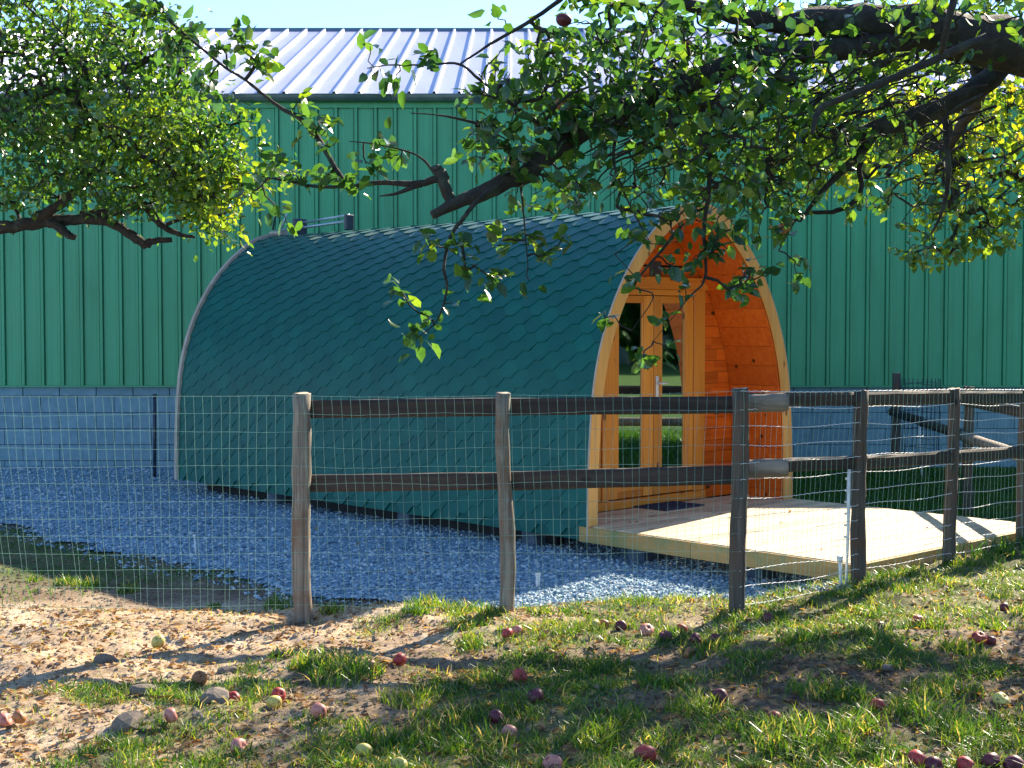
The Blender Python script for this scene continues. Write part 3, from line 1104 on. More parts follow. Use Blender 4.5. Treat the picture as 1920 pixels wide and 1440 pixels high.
b = MB()
pts = [prof(s, 0.095)[0] for s in np.linspace(0.0, TOT, 40)]
vs = [(p[0], REC + 0.03, p[1]) for p in pts] + [(p[0], REC + 0.05, p[1]) for p in pts]
nn = len(pts)
b.add(vs, [tuple(range(nn)), tuple(range(2 * nn - 1, nn - 1, -1))] + [(k, nn + k, nn + k + 1, k + 1) for k in range(nn - 1)] + [(nn - 1, 2 * nn - 1, nn, 0)])
b.build('front_wall', M['black'], pod)
ph = 0.098
z = 0.20
k = 0
FU0, FU1 = 0.70, 1.945          # door frame
joint_u = [2.17, 2.10, 2.19, 2.13]
while z < 2.50:
    z1 = z + ph - 0.003
    dj = 0.002 * (k % 2)
    if z < 2.0:
        wall_plank(0, FU0 - 0.002, z, z1, M['red_plank'], dep=dj)
        ju = joint_u[k % 4]
        wall_plank(FU1 + 0.002, ju - 0.001, z, z1, M['red_plank'], dep=dj)
        wall_plank(ju + 0.001, 2.5, z, z1, M['red_plank'], dep=dj + 0.001)
    else:
        z = max(z, 2.079)
        ju = 1.0 + 0.43 * (k % 3)
        if k % 2:
            wall_plank(0, ju - 0.001, z, z1, M['red_plank'], dep=dj)
            wall_plank(ju + 0.001, 2.5, z, z1, M['red_plank'], dep=dj + 0.001)
        else:
            wall_plank(0, 2.5, z, z1, M['red_plank'], dep=dj)
    z += ph; k += 1


def bx_part(name, u0, u1, v0, v1, z0, z1, m, parent=None, bev=0.003):
    mb = MB(); mb.box(((u0 + u1) / 2, (v0 + v1) / 2, (z0 + z1) / 2), (u1 - u0, v1 - v0, z1 - z0), bev=bev)
    return mb.build(name, m, parent if parent is not None else pod)


bx_part('sill', 0.45, FU1 + 0.04, REC - 0.035, REC + 0.02, 0.20, 0.27, M['pine_h'])
bx_part('header', 0.60, FU1 + 0.06, REC - 0.03, REC + 0.02, 1.977, 2.076, M['pine_h'])
bx_part('door_frame', FU0, 0.778, REC - 0.025, REC + 0.02, 0.272, 1.975, M['pine'])
bx_part('door_frame', 1.838, FU1, REC - 0.025, REC + 0.02, 0.272, 1.975, M['pine'])
bx_part('door_frame', 0.780, 1.836, REC - 0.022, REC + 0.02, 1.925, 1.975, M['pine_h'])
bx_part('frame_board', 0.60, FU0 - 0.012, REC - 0.018, REC + 0.01, 0.272, 1.80, M['pine'])
bx_part('cover_strip', FU1 + 0.002, FU1 + 0.05, REC - 0.012, REC + 0.0, 0.272, 2.0, M['pine'])
for (d0, d1, g0, g1) in ((0.784, 1.322, 0.898, 1.200), (1.330, 1.834, 1.430, 1.732)):
    zb, zt_ = 0.278, 1.920
    zg0, zg1 = 0.47, 1.860
    door = bx_part('door', d0, d1, REC - 0.004, REC + 0.012, zb, zg0, M['pine_h'])
    door['label'] = 'left glazed door leaf' if d0 < 1 else 'right glazed door leaf'
    bx_part('stile', d0, g0, REC - 0.014, REC + 0.014, zb + 0.001, zt_, M['pine'], door)
    bx_part('stile', g1, d1, REC - 0.014, REC + 0.014, zb + 0.001, zt_, M['pine'], door)
    bx_part('rail', g0 + 0.001, g1 - 0.001, REC - 0.012, REC + 0.013, zg1, zt_, M['pine_h'], door)
    bx_part('rail', g0 + 0.001, g1 - 0.001, REC - 0.010, REC + 0.0, 0.335, 0.40, M['pine_h'], door)
    for (e0, e1, f0, f1) in ((g0 + 0.001, g0 + 0.012, zg0, zg1), (g1 - 0.012, g1 - 0.001, zg0, zg1)):
        bx_part('glazing_bead', e0, e1, REC - 0.006, REC + 0.008, f0, f1, M['trim'], door, 0.002)
    bx_part('pane', g0 + 0.012, g1 - 0.012, REC + 0.004, REC + 0.008, zg0, zg1 + 0.0, M['glass'], door, 0.0)
mb = MB()
mb.box((1.362, REC - 0.020, 1.16), (0.035, 0.008, 0.20), bev=0.002)
mb.tube([(1.362, REC - 0.022, 1.20), (1.362, REC - 0.062, 1.20), (1.44, REC - 0.066, 1.20)], 0.009, 8)
mb.build('handle', M['white_plastic'], pod, True)
for zz in (0.45, 1.05, 1.75):
    mb = MB(); mb.tube([(0.781, REC - 0.03, zz - 0.04), (0.781, REC - 0.03, zz + 0.04)], 0.008, 8); mb.build('hinge', M['dark_metal'], pod, True)
bx_part('vent', 1.285, 1.43, REC - 0.006, REC + 0.01, 2.085, 2.205, M['dark_metal'])

# ------------------------------------------------------------------ deck in front of the pod
DL, DZ = 2.32, 0.20
deck = empty('wooden_deck', tuple(A0), TH)
tag(deck, 'pale timber deck platform in front of the arched pod doors', 'deck')
nbd = 22
v_back, v_front = REC - 0.04, -DL
bl = (v_back - v_front) / nbd
for k in range(nbd):
    v0 = v_front + k * bl
    v1 = v0 + bl - 0.009
    u0, u1 = 0.0, 2.5
    if v1 > -0.015: u0, u1 = 0.105, 2.395
    ju = 0.9 + 0.37 * ((k * 5) % 4)
    for (a, c) in ((u0, ju - 0.001), (ju + 0.001, u1)):
        mb = MB(); mb.box(((a + c) / 2, (v0 + v1) / 2, DZ - 0.014 + 0.0008 * (k % 3)), (c - a, v1 - v0, 0.026), bev=0.0025)
        mb.build('deck_board', M['deck'], deck)
for (a, c) in ((v_front - 0.022, -1.02), (-1.017, 0.04)):
    mb = MB(); mb.box((-0.012, (a + c) / 2, DZ - 0.062), (0.022, c - a, 0.112), bev=0.002); mb.build('fascia_board', M['fascia_y'], deck)
    mb = MB(); mb.box((2.512, (a + c) / 2, DZ - 0.062), (0.022, c - a, 0.112), bev=0.002); mb.build('fascia_board', M['fascia_y'], deck)
for (a, c) in ((0.0, 1.3), (1.303, 2.5)):
    mb = MB(); mb.box(((a + c) / 2, v_front - 0.012, DZ - 0.062), (c - a, 0.022, 0.112), bev=0.002); mb.build('fascia_board', M['fascia'], deck)
for u in (0.25, 1.25, 2.25):
    mb = MB(); mb.box((u, v_front / 2, DZ - 0.075), (0.07, DL - 0.12, 0.09)); mb.build('joist', M['black'], deck)
    for v in (-0.35, -1.4, -2.1):
        mb = MB(); mb.box((u, v, 0.0), (0.16, 0.16, 0.23)); mb.build('footing', M['concrete'], deck)

dm = empty('doormat', tuple(wp(1.31, 0.30, DZ + 0.001)), TH)
tag(dm, 'dark blue rubber doormat lying on the deck at the doors', 'doormat')
MB().box((0, 0, 0.006), (0.50, 0.34, 0.010), bev=0.003).build('mat_body', M['mat'], dm)
rb = MB()
for k in range(9): rb.box((-0.2 + k * 0.05, 0, 0.0125), (0.012, 0.29, 0.004))
rb.build('mat_ribs', M['mat'], dm)

# antenna / bracket lying on the rear of the ridge
ant = empty('roof_antenna', tuple(wp(1.25, LEN - 0.25, 2.63)), TH)
tag(ant, 'small galvanised metal antenna frame standing on the rear ridge of the pod', 'antenna')
b = MB(); b.tube([(0, 0.30, 0.06), (0, -0.95, 0.10)], 0.014, 8); b.build('boom', M['steel'], ant, True)
b = MB(); b.tube([(0, -0.18, 0.125), (0, -1.02, 0.165)], 0.012, 8); b.build('upper_bar', M['steel'], ant, True)
b = MB(); b.box((0, -0.16, 0.085), (0.16, 0.06, 0.17), bev=0.01); b.build('mount', M['dark_metal'], ant)
b = MB(); b.box((0, -1.02, 0.09), (0.10, 0.05, 0.16), bev=0.01); b.build('end_bracket', M['dark_metal'], ant)
b = MB(); b.tube([(0.0, 0.22, 0.03), (0.06, 0.10, 0.33)], 0.011, 8); b.build('rod', M['steel'], ant, True)
b = MB(); b.tube([(0.0, 0.34, 0.08), (-0.02, 0.24, 0.30)], 0.011, 8); b.build('rod', M['dark_metal'], ant, True)
b = MB(); b.box((0, 0.24, 0.03), (0.10, 0.22, 0.05), bev=0.008); b.build('foot_plate', M['rear_trim'], ant)

# ------------------------------------------------------------------ front fence
fence = empty('post_and_rail_fence', (0, 8.1, 0))
tag(fence, 'dark weathered post and rail fence running in front of pod and deck', 'fence')


def post_mesh(top, base, r, wig, m, notch=False):
    top = np.array(top); base = np.array(base)
    n = 12
    P = []
    R = []
    for k in range(n + 1):
        t = k / n
        p = base + (top - base) * t
        p = p + np.array([math.sin(t * 5.1 + wig * 3), math.cos(t * 4.3 + wig * 2), 0]) * 0.009 * wig
        P.append(p); R.append(r * 0.94 * (1.06 - 0.10 * t + 0.14 * (rng.random() - 0.5)))
    P = np.array(P)
    mb = MB()
    V, Q, T = tube_np(P, R, 14, True, 0.06)
    V[-14 - 2:-2, 2] += (rng.random(14) - 0.5) * 0.008
    mb.v = [tuple(v) for v in V]; mb.f = [tuple(map(int, f)) for f in Q] + [tuple(map(int, f)) for f in T]
    me = mb.mesh('post', True)
    me.materials.append(m); me.materials.append(M['endgrain'])
    for p in me.polygons:
        if p.normal.z > 0.85 and p.center.z > top[2] - 0.05:
            p.material_index = 1; p.use_smooth = False
    return me


def in_fence(P, f=None):
    f = f or fence
    return np.array(P) - np.array(f.location)


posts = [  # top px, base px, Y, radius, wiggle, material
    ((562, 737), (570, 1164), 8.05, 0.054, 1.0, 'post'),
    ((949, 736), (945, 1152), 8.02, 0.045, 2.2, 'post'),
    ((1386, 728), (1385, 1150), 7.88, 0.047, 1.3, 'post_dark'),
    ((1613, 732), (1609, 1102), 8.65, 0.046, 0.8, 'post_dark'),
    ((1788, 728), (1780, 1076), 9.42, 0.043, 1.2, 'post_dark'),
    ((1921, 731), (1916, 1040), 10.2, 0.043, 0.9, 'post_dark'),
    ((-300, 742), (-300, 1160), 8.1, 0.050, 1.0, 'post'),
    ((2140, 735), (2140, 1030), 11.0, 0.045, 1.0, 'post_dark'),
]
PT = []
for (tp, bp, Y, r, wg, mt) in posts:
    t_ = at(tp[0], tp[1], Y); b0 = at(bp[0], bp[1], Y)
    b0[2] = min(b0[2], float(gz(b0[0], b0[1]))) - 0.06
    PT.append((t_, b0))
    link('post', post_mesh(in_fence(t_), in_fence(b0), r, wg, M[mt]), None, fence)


def rail(P0, P1, hgt, thk, m, parent, name='rail', bow=0.0, origin=None):
    P0 = np.array(P0, float); P1 = np.array(P1, float)
    d = P1 - P0; L_ = np.linalg.norm(d)
    mid = (P0 + P1) / 2
    o_ = np.array(origin if origin is not None else (0, 0, 0))
    n = 8
    prof_ = [(-thk / 2, -hgt / 2 + 0.012), (-thk / 2, hgt / 2 - 0.018), (-thk / 4, hgt / 2 - 0.004), (thk / 4, hgt / 2 - 0.004), (thk / 2, hgt / 2 - 0.018), (thk / 2, -hgt / 2 + 0.012), (thk / 4, -hgt / 2), (-thk / 4, -hgt / 2)]
    vs = []
    for k in range(n + 1):
        x = -L_ / 2 + L_ * k / n
        for (y, z) in prof_:
            vs.append((x, y + (rng.random() - 0.5) * 0.003, z + (rng.random() - 0.5) * 0.004 + bow * math.sin(math.pi * k / n)))
    R_ = len(prof_)
    fs = [(k * R_ + a, k * R_ + (a + 1) % R_, (k + 1) * R_ + (a + 1) % R_, (k + 1) * R_ + a) for k in range(n) for a in range(R_)]
    fs += [tuple(range(R_))[::-1], tuple(range(n * R_, (n + 1) * R_))]
    mb = MB(); mb.add(vs, fs)
    o = mb.build(name, m, parent)
    o.location = tuple(mid - o_)
    o.rotation_euler = (0, -math.asin(d[2] / L_), math.atan2(d[1], d[0]))
    return o


FO = np.array(fence.location)


def rail_px(p0, p1, Y0, Y1, h, dy=0.075):
    rail(at(p0[0], p0[1], Y0 + dy), at(p1[0], p1[1], Y1 + dy), h, 0.045, M['rail'], fence, origin=FO)


rail_px((556, 767), (955, 762), 8.05, 8.02, 0.105)
rail_px((958, 762), (1392, 758), 8.02, 7.88, 0.100)
rail_px((566, 906), (950, 901), 8.05, 8.02, 0.100)
rail_px((954, 901), (1392, 889), 8.02, 7.88, 0.108)
rail_px((1404, 749), (1622, 747), 8.0, 8.65, 0.082, 0.06)
rail_px((1604, 748), (1796, 744), 8.65, 9.42, 0.090, 0.06)
rail_px((1776, 745), (1930, 744), 9.42, 10.2, 0.090, 0.06)
rail_px((1404, 874), (1622, 866), 8.0, 8.65, 0.082, 0.06)
rail_px((1600, 868), (1796, 856), 8.65, 9.42, 0.085, 0.06)
rail_px((1770, 857), (1930, 846), 9.42, 10.2, 0.085, 0.06)
rail_px((1916, 745), (2150, 745), 10.2, 11.0, 0.090, 0.06)
rail_px((1916, 850), (2150, 845), 10.2, 11.0, 0.085, 0.06)
# round rail ends sticking out past the corner post
for (y0, y1) in ((757, 755), (880, 877)):
    Pa = at(1374, y0, 8.0); Pb = at(1478, y1, 7.93)
    n = 8
    P = np.array([Pa + (Pb - Pa) * k / n for k in range(n + 1)]) - FO
    R = [0.050] * n + [0.044]
    mb = MB(); mb.tube(P, R, 16, True, 0.03)
    mb.build('rail_end', M['log_pale'], fence, True)

# side fence running back towards the barn on the right
sf_ = empty('side_fence', (4.0, 11.0, 0))
tag(sf_, 'far rail fence running from the right end of the deck back to the barn', 'fence')
SO = np.array(sf_.location)
sp = [(3.86, 10.42), (4.08, 12.9), (4.22, 14.7), (4.36, 16.4)]
for (x, y) in (sp[0], sp[1], sp[3]):
    link('post', post_mesh(np.array((x, y, 1.13)) - SO, np.array((x + 0.01, y, -0.1)) - SO, 0.05, 1.0, M['post_dark']), None, sf_)
for k in range(1):
    a, c = sp[k], sp[k + 1]
    rail((a[0] - 0.05, a[1] - 0.05, 1.03), (c[0] - 0.05, c[1] + 0.02, 1.01), 0.09, 0.05, M['rail'], sf_, origin=SO)
for k in range(3):
    a, c = sp[k], sp[k + 1]
    Pa = np.array((a[0] - 0.06, a[1] - 0.03, 0.70)) - SO; Pb = np.array((c[0] - 0.06, c[1] - 0.04, 0.69)) - SO
    mb = MB(); mb.tube([Pa + (Pb - Pa) * t for t in np.linspace(0, 1, 7)], 0.045, 12, True, 0.04)
    mb.build('rail', M['log_pale'] if k == 0 else M['rail'], sf_, True)

# ------------------------------------------------------------------ wire netting along the fence
net_pts = [PT[6][0], PT[0][0], PT[1][0], PT[2][0], PT[3][0], PT[4][0], PT[5][0], PT[7][0]]
net_r = [0.05, 0.057, 0.050, 0.052, 0.050, 0.047, 0.047, 0.05]
NPp = []
for P, r in zip(net_pts, net_r):
    Q = np.array(P, float).copy(); Q[1] -= r + 0.004
    if P[0] > 1.5: Q[0] -= 0.02
    NPp.append(Q)
net_top = [at(-300, 742, 8.04)[2], at(560, 742, 8.0)[2], at(949, 741, 7.97)[2], at(1386, 733, 7.83)[2], at(1612, 733, 8.6)[2], at(1787, 730, 9.37)[2], at(1920, 731, 10.15)[2], at(2140, 732, 10.95)[2]]
for Q, zt_ in zip(NPp, net_top): Q[2] = zt_


def make_net(name, label, i0, i1, mh, mv, rh, twist):
    root = empty(name, (float(NPp[i0][0]), float(NPp[i0][1]), 0))
    tag(root, label, 'wire netting', 'wire netting bays on the fence')
    O = np.array(root.location)
    for k in range(13):
        pts = []
        for a in range(i0, i1):
            P0, P1 = NPp[a], NPp[a + 1]
            nst = 14 if not twist else 46
            for q in range(nst + (1 if a == i1 - 1 else 0)):
                t = q / nst
                p = P0 + (P1 - P0) * t
                sag = 0.010 * math.sin(math.pi * t) * (0.5 + 0.5 * math.sin(k * 1.7 + a))
                p = p + np.array([0, 0.006 * math.sin(9 * t + k), -0.0975 * k - sag + 0.006 * math.sin(7.3 * t + 2.1 * k + a) * (k > 0)])
                if twist: p = p + np.array([0, 0.0015 * math.sin(q * 2.1), 0.0022 * math.sin(q * 2.6 + k)])
                else: p = p + np.array([0, 0, 0.0015 * math.sin(q * 2.6 + k)])
                pts.append(p - O)
        if pts[0][2] + O[2] < 0.1: break
        V, Q, T = tube_np(pts, rh * (1.3 if k == 0 else 1.0), 5, False)
        me = np_mesh('line_wire', V, [Q], True)
        link('line_wire', me, mh, root)
    # upright wires: one shared mesh, one object each
    up = []
    for q in range(14):
        up.append((0.002 * math.sin(q * 1.3), 0.0015 * math.cos(q * 1.9), -1.2 * q / 13))
    V, Q, T = tube_np(up, 0.0009, 4, False)
    ume = np_mesh('stay_wire', V, [Q], True); ume.materials.append(mv)
    for a in range(i0, i1):
        P0, P1 = NPp[a], NPp[a + 1]
        Ln = np.linalg.norm((P1 - P0)[:2])
        nst = max(2, int(Ln / 0.0505))
        for q in range(nst):
            t = (q + 0.5) / nst
            p = P0 + (P1 - P0) * t - O
            o = link('stay_wire', ume, None, root)
            o.location = tuple(p)
            lean = 0.05 * math.sin(q * 0.09 + a) + (0.035 if a == 0 else 0) + (rng.random() - 0.5) * 0.03
            o.rotation_euler = (0, -lean, 0)


make_net('wire_netting', 'green wire netting spanning the open gap left of the first post', 0, 1, M['wire'], M['wire'], 0.0010, False)
make_net('wire_netting', 'green wire netting across the two wide railed bays before the pod', 1, 3, M['wire_dark'], M['wire_dark'], 0.0009, False)
make_net('wire_netting', 'bright twisted wire netting on the bays in front of the deck', 3, 7, M['wire_zinc'], M['wire'], 0.0018, True)

# ------------------------------------------------------------------ small things by the fence
P = hit_ground(1586, 1098)
st = empty('electric_fence_stake', tuple(P)); tag(st, 'tall white plastic fence stake leaning beside the fourth post', 'stake')
topP = at(1592, 880, P[1]) - P
b = MB(); b.tube([(0, 0, -0.03), tuple(topP * 0.5 + np.array([0.004, 0, 0])), tuple(topP)], [0.008, 0.010, 0.011], 8); b.build('shaft', M['white_plastic'], st, True)
for k in range(6):
    c = topP * (0.42 + 0.1 * k)
    b = MB(); b.box((c[0] - 0.012, c[1], c[2]), (0.018, 0.010, 0.014), bev=0.002); b.build('clip', M['white_plastic'], st)
P = hit_ground(1578, 1102)
s2 = empty('plastic_pipe', tuple(P)); tag(s2, 'short white plastic pipe standing at the deck corner beside the tall stake', 'pipe')
b = MB(); b.tube([(0, 0, -0.03), (-0.008, 0, 0.10), (-0.012, 0, 0.165)], [0.009, 0.010, 0.011], 8); b.build('tube', M['white_plastic'], s2, True)
b = MB(); b.tube([(-0.012, 0, 0.155), (-0.013, 0, 0.19)], [0.016, 0.019], 10); b.build('collar', M['white_plastic'], s2, True)
P = hit_ground(1008, 1106)
s3 = empty('pipe_stub', tuple(P)); tag(s3, 'short pale pipe stub sticking out of the gravel near the second post', 'pipe')
b = MB(); b.tube([(0, 0, -0.03), (0.002, 0, 0.10)], [0.013, 0.016], 10); b.build('tube', M['white_plastic'], s3, True)
b = MB(); b.tube([(0.002, 0, 0.095), (0.002, 0, 0.112)], [0.020, 0.020], 10); b.build('rim', M['white_plastic'], s3, True)
P = hit_ground(368, 1046)
s4 = empty('marker_peg', tuple(P)); tag(s4, 'thin pale marker peg with a round head in the left gravel', 'peg')
b = MB(); b.tube([(0, 0, -0.03), (-0.012, 0, 0.16)], 0.006, 8); b.build('shaft', M['white_plastic'], s4, True)
b = MB(); b.tube([(-0.012, 0, 0.155), (-0.013, 0, 0.175)], [0.011, 0.012], 10); b.build('cap', M['white_plastic'], s4, True)
dp = empty('metal_stake', (-4.02, 16.2, 0)); tag(dp, 'thin dark metal stake standing before the block wall left of the pod', 'stake')
b = MB(); b.tube([(0, 0, -0.05), (0.01, 0, 0.88)], 0.020, 8); b.build('shaft', M['dark_metal'], dp, True)
b = MB(); b.tube([(0.01, 0, 0.87), (0.01, 0, 0.90)], 0.026, 8); b.build('cap', M['dark_metal'], dp, True)
wpz = atz(1729, 893, 0.0)
w1 = empty('white_pole', tuple(wpz)); tag(w1, 'slim pale plastic pole in the grass in front of the barn base', 'pole')
tp = at(1724, 790, wpz[1]) - wpz
b = MB(); b.tube([(0, 0, -0.05), tuple(tp)], 0.013, 8); b.build('shaft', M['white_plastic'], w1, True)
b = MB(); b.tube([tuple(tp), tuple(tp + np.array([0, 0, 0.02]))], 0.018, 8); b.build('cap', M['white_plastic'], w1, True)
# dark netting roll leaning behind the far fence
nr = empty('netting_roll', tuple(at(1725, 735, 15.2) * np.array([1, 1, 0]))); tag(nr, 'dark roll of wire netting beside the far dark post', 'netting roll')
rb = MB()
for k in range(9):
    z = 0.30 + 0.095 * k
    P = [(0.17 * math.cos(a) * (1 + 0.06 * math.sin(3 * a + k)), 0.16 * math.sin(a), z + 0.012 * math.sin(2 * a)) for a in np.linspace(0, 6.283, 22)]
    rb.tube(P, 0.0028, 4, False)
for a in np.linspace(0, 6.283, 26, endpoint=False):
    rb.tube([(0.20 * math.cos(a), 0.16 * math.sin(a), 0.28), (0.21 * math.cos(a), 0.165 * math.sin(a), 1.11)], 0.0025, 4, False)
rb.build('mesh_cylinder', M['dark_metal'], nr)

# ------------------------------------------------------------------ apples and stones
def apple_mesh(name, m):
    n, s = 12, 10
    mb = MB(); vs = []
    for k in range(n + 1):
        t = math.pi * k / n
        r = math.sin(t) * (1 + 0.10 * math.cos(t)) + 0.0
        z = math.cos(t) * 0.88
        z -= 0.30 * math.exp(-(r / 0.32) ** 2) * (1 if k < n / 2 else -0.6)
        for q in range(s * 2):
            a = 2 * math.pi * q / (s * 2)
            rr = r * (1 + 0.03 * math.cos(5 * a))
            vs.append((rr * math.cos(a), rr * math.sin(a), z))
    S = s * 2
    fs = [(k * S + q, (k + 1) * S + q, (k + 1) * S + (q + 1) % S, k * S + (q + 1) % S) for k in range(n) for q in range(S)]
    mb.add(vs, fs)
    me = bpy.data.meshes.new(name); me.from_pydata(mb.v, [], mb.f); me.update()
    import bmesh
    bm = bmesh.new(); bm.from_mesh(me); bmesh.ops.remove_doubles(bm, verts=bm.verts, dist=1e-4); bmesh.ops.recalc_face_normals(bm, faces=bm.faces)
    for f in bm.faces: f.smooth = True
    bm.to_mesh(me); bm.free()
    me.materials.append(m)
    return me


AM = {k: apple_mesh('apple', M['apple_' + k]) for k in ('red', 'dark', 'pink', 'yellow', 'brown')}
stem_mb = MB(); stem_mb.tube([(0, 0, 0.55), (0.03, 0, 0.85), (0.10, 0, 1.12)], [0.05, 0.04, 0.05], 5)
STEM = stem_mb.mesh('stem', True); STEM.materials.append(M['bark'])


def apple(P, r, kind, label, group, up=None):
    o = link('apple', AM[kind], None)
    o.location = P; o.scale = (r, r, r * 0.98)
    o.rotation_euler = (rng.random() * 2.6 - 1.3, rng.random() * 2.6 - 1.3, rng.random() * 6.28) if up is None else (0.15, 0.1, rng.random() * 6)
    tag(o, label, 'apple', group)
    st_ = link('stem', STEM, None, o)
    return o


AP = [
    (297, 1201, 'yellow', 0.042, 'pale yellow apple alone on the bare soil at far left'),
    (374, 1271, 'brown', 0.040, 'brown rotten apple on bare soil left of the grass clump'),
    (437, 1309, 'red', 0.034, 'small reddish apple just right of the largest grey stone'),
    (522, 1302, 'red', 0.036, 'red apple touching a yellow one in the left grass'),
    (514, 1317, 'yellow', 0.038, 'yellow apple touching a red one in the left grass'),
    (749, 1236, 'red', 0.040, 'deep red apple on soil at the edge of the tree shade'),
    (597, 1333, 'pink', 0.038, 'pink and white apple at the left border of the shade'),
    (447, 1401, 'pink', 0.040, 'pink apple low in the sunlit left grass'),
    (320, 1341, 'pink', 0.036, 'pale pink apple half hidden in short dry grass'),
    (36, 1344, 'brown', 0.034, 'orange brown apple near the left edge'),
    (8, 1351, 'pink', 0.038, 'pale apple cut by the left edge of the photo'),
    (694, 1247, 'pink', 0.036, 'pink apple lying left of the deep red one'),
    (951, 1186, 'red', 0.034, 'small red apple in the grass below the second post'),
    (970, 1181, 'pink', 0.034, 'pale pink apple right behind a small red one'),
    (682, 1409, 'yellow', 0.038, 'green yellow apple in the deep shade at the bottom'),
    (748, 1437, 'yellow', 0.036, 'yellow green apple cut by the bottom edge'),
    (955, 1374, 'pink', 0.036, 'pinkish apple in the dark grass at bottom centre'),
    (930, 1345, 'dark', 0.038, 'dark purple apple in the shaded centre grass'),
    (975, 1267, 'red', 0.044, 'bright red apple in the middle of the foreground'),
    (1212, 1180, 'pink', 0.044, 'large pink red apple in the sunlit grass row'),
    (1132, 1169, 'brown', 0.034, 'orange apple second in the sunlit row'),
    (1164, 1172, 'dark', 0.036, 'dark red apple between an orange and a pink one'),
    (1116, 1170, 'yellow', 0.034, 'pale orange apple first in the sunlit row'),
    (1278, 1178, 'red', 0.036, 'dark red apple nearest to the shadow of the corner post'),
    (1247, 1192, 'dark', 0.040, 'dull dark apple right of the large pink one'),
    (1305, 1197, 'dark', 0.038, 'nearly black apple left of its twin in the post shadow'),
    (1341, 1198, 'dark', 0.036, 'nearly black apple right of its twin in the post shadow'),
    (1441, 1158, 'dark', 0.040, 'purple red apple beside the shadow right of the corner post'),
    (1292, 1223, 'brown', 0.034, 'brown shrivelled apple on the soil below the post shadow'),
    (1004, 1306, 'dark', 0.044, 'purple apple in the shade below the bright red one'),
    (1350, 1307, 'dark', 0.042, 'purple pink apple in the shaded grass right of centre'),
    (1452, 1348, 'red', 0.036, 'small red apple among fallen leaves low right of centre'),
    (1645, 1325, 'red', 0.038, 'clean red apple in grass between two soil patches'),
    (1210, 1417, 'red', 0.048, 'largest red apple near the bottom edge'),
    (1036, 1436, 'pink', 0.044, 'pink apple cut by the bottom edge left of the largest one'),
    (1722, 1165, 'red', 0.044, 'bright red apple in the sunlit grass below the fifth post'),
    (1650, 1175, 'dark', 0.038, 'dark red apple left of the bright red one at right'),
    (1836, 1195, 'red', 0.042, 'red apple with a dark one beside it at far right'),
    (1857, 1201, 'dark', 0.032, 'small black apple touching a red one at far right'),
    (1877, 1313, 'yellow', 0.040, 'yellow and red apple on the right soil patch'),
    (1883, 1138, 'dark', 0.036, 'small dark red apple high on the grassy bank at right'),
    (1722, 1428, 'red', 0.046, 'light red apple leading the bottom right row'),
    (1750, 1438, 'dark', 0.040, 'dark apple second in the bottom right row'),
    (1811, 1438, 'red', 0.042, 'red apple third in the bottom right row'),
    (1858, 1430, 'dark', 0.040, 'blackish apple fourth in the bottom right row'),
    (1901, 1438, 'dark', 0.044, 'purple apple last in the bottom right row'),
]
for (px, py, kd, r, lb) in AP:
    P = hit_ground(px, py + r * 0.6 * F_PX / 7)
    r *= 0.9
    apple((P[0], P[1], P[2] + r * 0.55), r, kd, lb, 'fallen apples on the orchard floor')

ST = [(197, 1243, 0.06, 'grey stone on bare soil nearest the left edge'), (402, 1318, 0.095, 'largest grey stone with a pointed top in the left grass'),
      (240, 1362, 0.085, 'brownish angular stone on the bare soil at lower left'), (268, 1301, 0.065, 'flat grey brown stone above the angular one'),
      (372, 1344, 0.035, 'small round grey stone beside the largest stone'), (425, 1262, 0.05, 'mossy stone at the end of the thin branch shadow'),
      (275, 1372, 0.035, 'small brown stone right of the angular one'), (1665, 1255, 0.034, 'round whitish stone in the right hand grass'),
      (1355, 1073, 0.06, 'pale stone at the foot of the deck side by the corner post')]
for (px, py, r, lb) in ST:
    P = hit_ground(px, py)
    r *= 0.8
    import bmesh
    bm = bmesh.new(); bmesh.ops.create_icosphere(bm, subdivisions=2, radius=1)
    sd_ = rng.random(3) * 10
    for v_ in bm.verts:
        c = v_.co
        k_ = 1 + 0.45 * (float(N1(c.x * 1.4 + sd_[0], c.y * 1.4 + c.z + sd_[1])) - 0.5) + 0.2 * (float(N2(c.x * 3 + sd_[2], c.z * 3)) - 0.5)
        v_.co = Vector((c.x * k_ * 1.15, c.y * k_ * 0.8, c.z * k_ * 0.65))
    me = bpy.data.meshes.new('stone'); bm.to_mesh(me); bm.free()
    o = link('stone', me, M['stone']); o.location = (P[0], P[1], P[2] + r * 0.25); o.scale = (r, r, r); o.rotation_euler = (0.3 * rng.random(), 0.5 * rng.random() - 0.2, rng.random() * 6)
    tag(o, lb, 'stone', 'stones on the orchard floor')

LEAF_T = np.array([  # unit leaf: along +x, width y, fold and droop in z
    (0, 0, 0), (0.28, 0, -0.015), (0.68, 0, -0.03), (1.0, 0, -0.10),
    (0.26, 0.27, 0.055), (0.66, 0.25, 0.035), (0.26, -0.27, 0.055), (0.66, -0.25, 0.035)], float)
LEAF_Q = np.array([(1, 2, 5, 4), (2, 1, 6, 7)])
LEAF_TR = np.array([(0, 1, 4), (2, 3, 5), (1, 0, 6), (3, 2, 7)])


